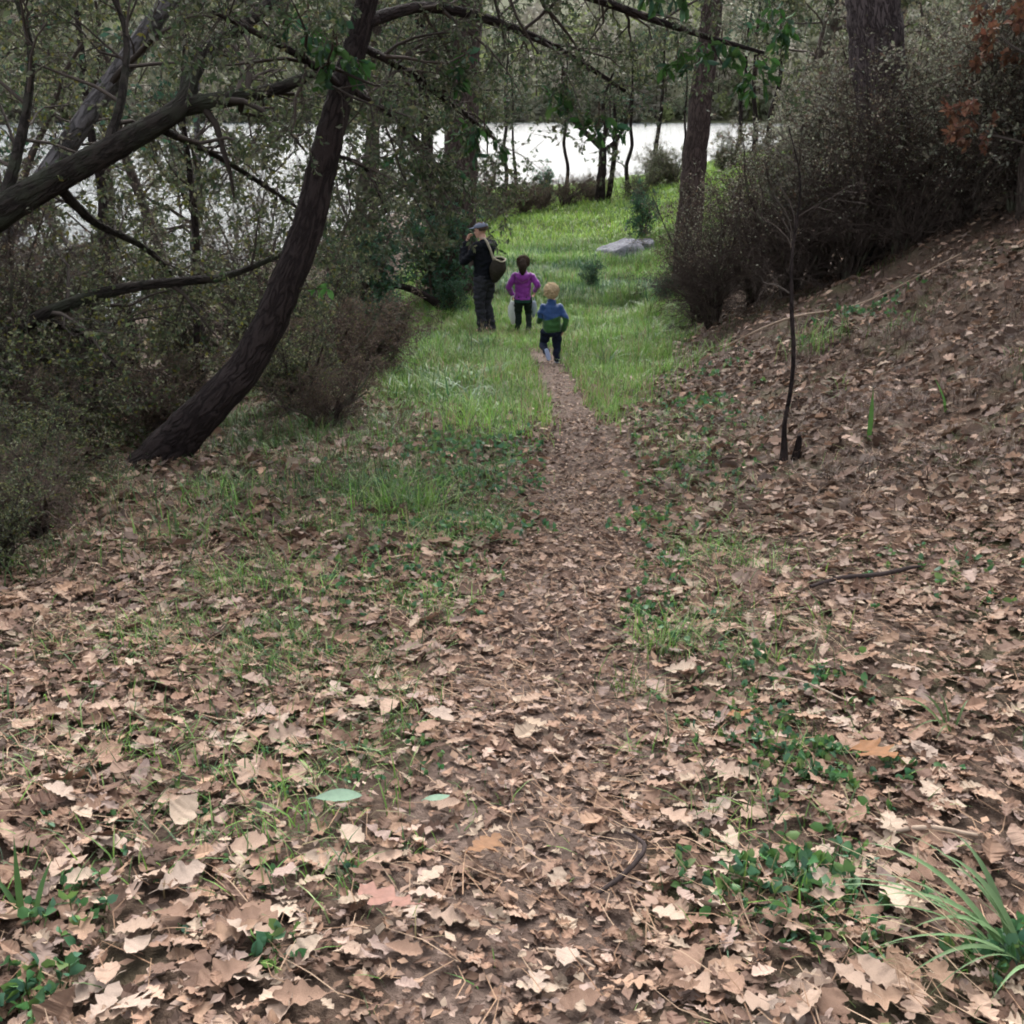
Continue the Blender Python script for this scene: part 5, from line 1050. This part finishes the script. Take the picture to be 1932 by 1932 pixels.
# the girl: walking away, elbows out
girl = dict(sc=.72, hs=.195, head=(0, .02, 1.105), neck=(0, .0, .965), yaw=0, pitch=R(-6), hand_s=.72, fr=.034,
    torso=[((0, 0, .56), .135, .115), ((0, 0, .62), .130, .11), ((0, .0, .70), .122, .105), ((0, .0, .79), .132, .105), ((0, 0, .87), .142, .10), ((0, 0, .93), .112, .085), ((0, 0, .975), .055, .06)],
    armL=[(-.120, 0, .91), (-.175, -.01, .83), (-.215, -.01, .745), (-.195, .07, .665), (-.165, .13, .60)], armR=[(.120, 0, .91), (.18, -.01, .845), (.225, -.01, .77), (.205, .08, .71), (.175, .15, .655)], armr=[.045, .042, .040, .035, .026],
    handL=((.1, .2, -1), (1, 0, 0), 1, .7), handR=((-.1, .3, -1), (-1, 0, 0), -1, .7),
    legL=[(-.062, 0, .56), (-.068, .01, .45), (-.072, .025, .32), (-.075, .0, .18), (-.078, -.02, .062)], legR=[(.062, 0, .56), (.072, .05, .45), (.08, .10, .33), (.085, .02, .21), (.09, -.09, .115)], legr=[.070, .060, .047, .041, .036],
    footL=(-.085, .10, .03), footR=(.095, -.06, .02), soleL=(0, 0, -1), soleR=(0, -.95, -.3),
    jacket=['purple_cloth'], trousers='dark_green_cloth', shoe='navy_cloth', sole='pale_shoe', hair='brown_hair', hem='teal_cloth', hood=((0, -.085, .925), .085), hairline=-.34, wr=.013, voxel=.006,
    tail=([(0, -.085, 1.13), (0, -.115, 1.07), (0, -.112, 1.0), (0, -.10, .95)], [.055, .066, .055, .025], 3), tailmat='dark_hair')
GX, GY = .17, 16.45
build_person(girl, (GX, GY, gz(GX, GY)), -4, 'child in a purple hooded jacket walking away on the grass')
o = sack('white_bag', (GX - .155, GY + .10, gz(GX, GY) + .50), 10, .085, .06, .36, 'white_plastic', 'white plastic bag hanging from the left hand of the purple-jacketed child', None, 4, 0, .5)
for s_ in (-1, 1):
    bm = bmesh.new(); chain(bm, *lerp_chain([(-.035, .02 * s_, -.01), (-.03, .012 * s_, .05), (.0, .004 * s_, .09), (.03, .012 * s_, .05), (.035, .02 * s_, -.01)], [.008, .007, .006, .007, .008], 4), 8, ((0, 1, 0), .4)); link('handle', bm_mesh('handle', bm, ['white_plastic']), o)
o = sack('pale_bag', (GX + .165, GY + .15, gz(GX, GY) + .50), -10, .06, .045, .26, 'pale_blue_plastic', 'pale blue-grey bag showing between the two children', None, 6, 0, .5)
bm = bmesh.new(); chain(bm, *lerp_chain([(-.025, 0, -.01), (-.01, 0, .06), (.01, 0, .06), (.025, 0, -.01)], [.007, .006, .006, .007], 4), 8); link('handle', bm_mesh('handle', bm, ['pale_blue_plastic']), o)

# the boy: running away, one shoe kicked up behind
boy = dict(sc=.56, hs=.172, head=(.0, .05, .83), neck=(0, .02, .71), yaw=R(-10), pitch=R(-10), hand_s=.58, fr=.030,
    torso=[((0, -.01, .385), .104, .095), ((0, -.01, .44), .108, .10), ((0, .0, .52), .106, .095), ((0, .01, .60), .112, .09), ((0, .02, .665), .094, .08), ((0, .02, .71), .05, .055)],
    armL=[(-.098, .02, .655), (-.128, .03, .585), (-.138, .045, .51), (-.13, .11, .48), (-.10, .16, .50)], armR=[(.098, .02, .655), (.132, -.01, .59), (.158, -.05, .52), (.15, -.03, .45), (.14, .0, .385)], armr=[.036, .033, .031, .028, .022],
    handL=((.4, .8, .3), (1, 0, 0), -1, .8), handR=((-.3, .3, -1), (-1, 0, 0), -1, .7),
    legL=[(-.055, 0, .385), (-.07, .05, .30), (-.085, .085, .225), (-.09, .0, .19), (-.075, -.11, .175)], legR=[(.055, 0, .385), (.062, .02, .30), (.065, .03, .21), (.068, .01, .13), (.07, -.02, .055)], legr=[.060, .052, .042, .037, .032],
    footL=(-.05, -.135, .09), footR=(.075, .08, .03), soleL=(.05, -1, .15), soleR=(0, 0, -1),
    jacket=['green_cloth', 'blue_cloth'], jmat=lambda c: 1 if c.z > .545 + .02 * math.sin(c.x * 20) else 0, trousers='navy_cloth', shoe='navy_cloth', sole='pale_blue_rubber', hair='blond_hair', hairline=-.36, wr=.013, voxel=.0055)
BX, BY = .46, 12.25
build_person(boy, (BX, BY, gz(BX, BY)), 6, 'small blond child in a blue and green jacket running away down the path')
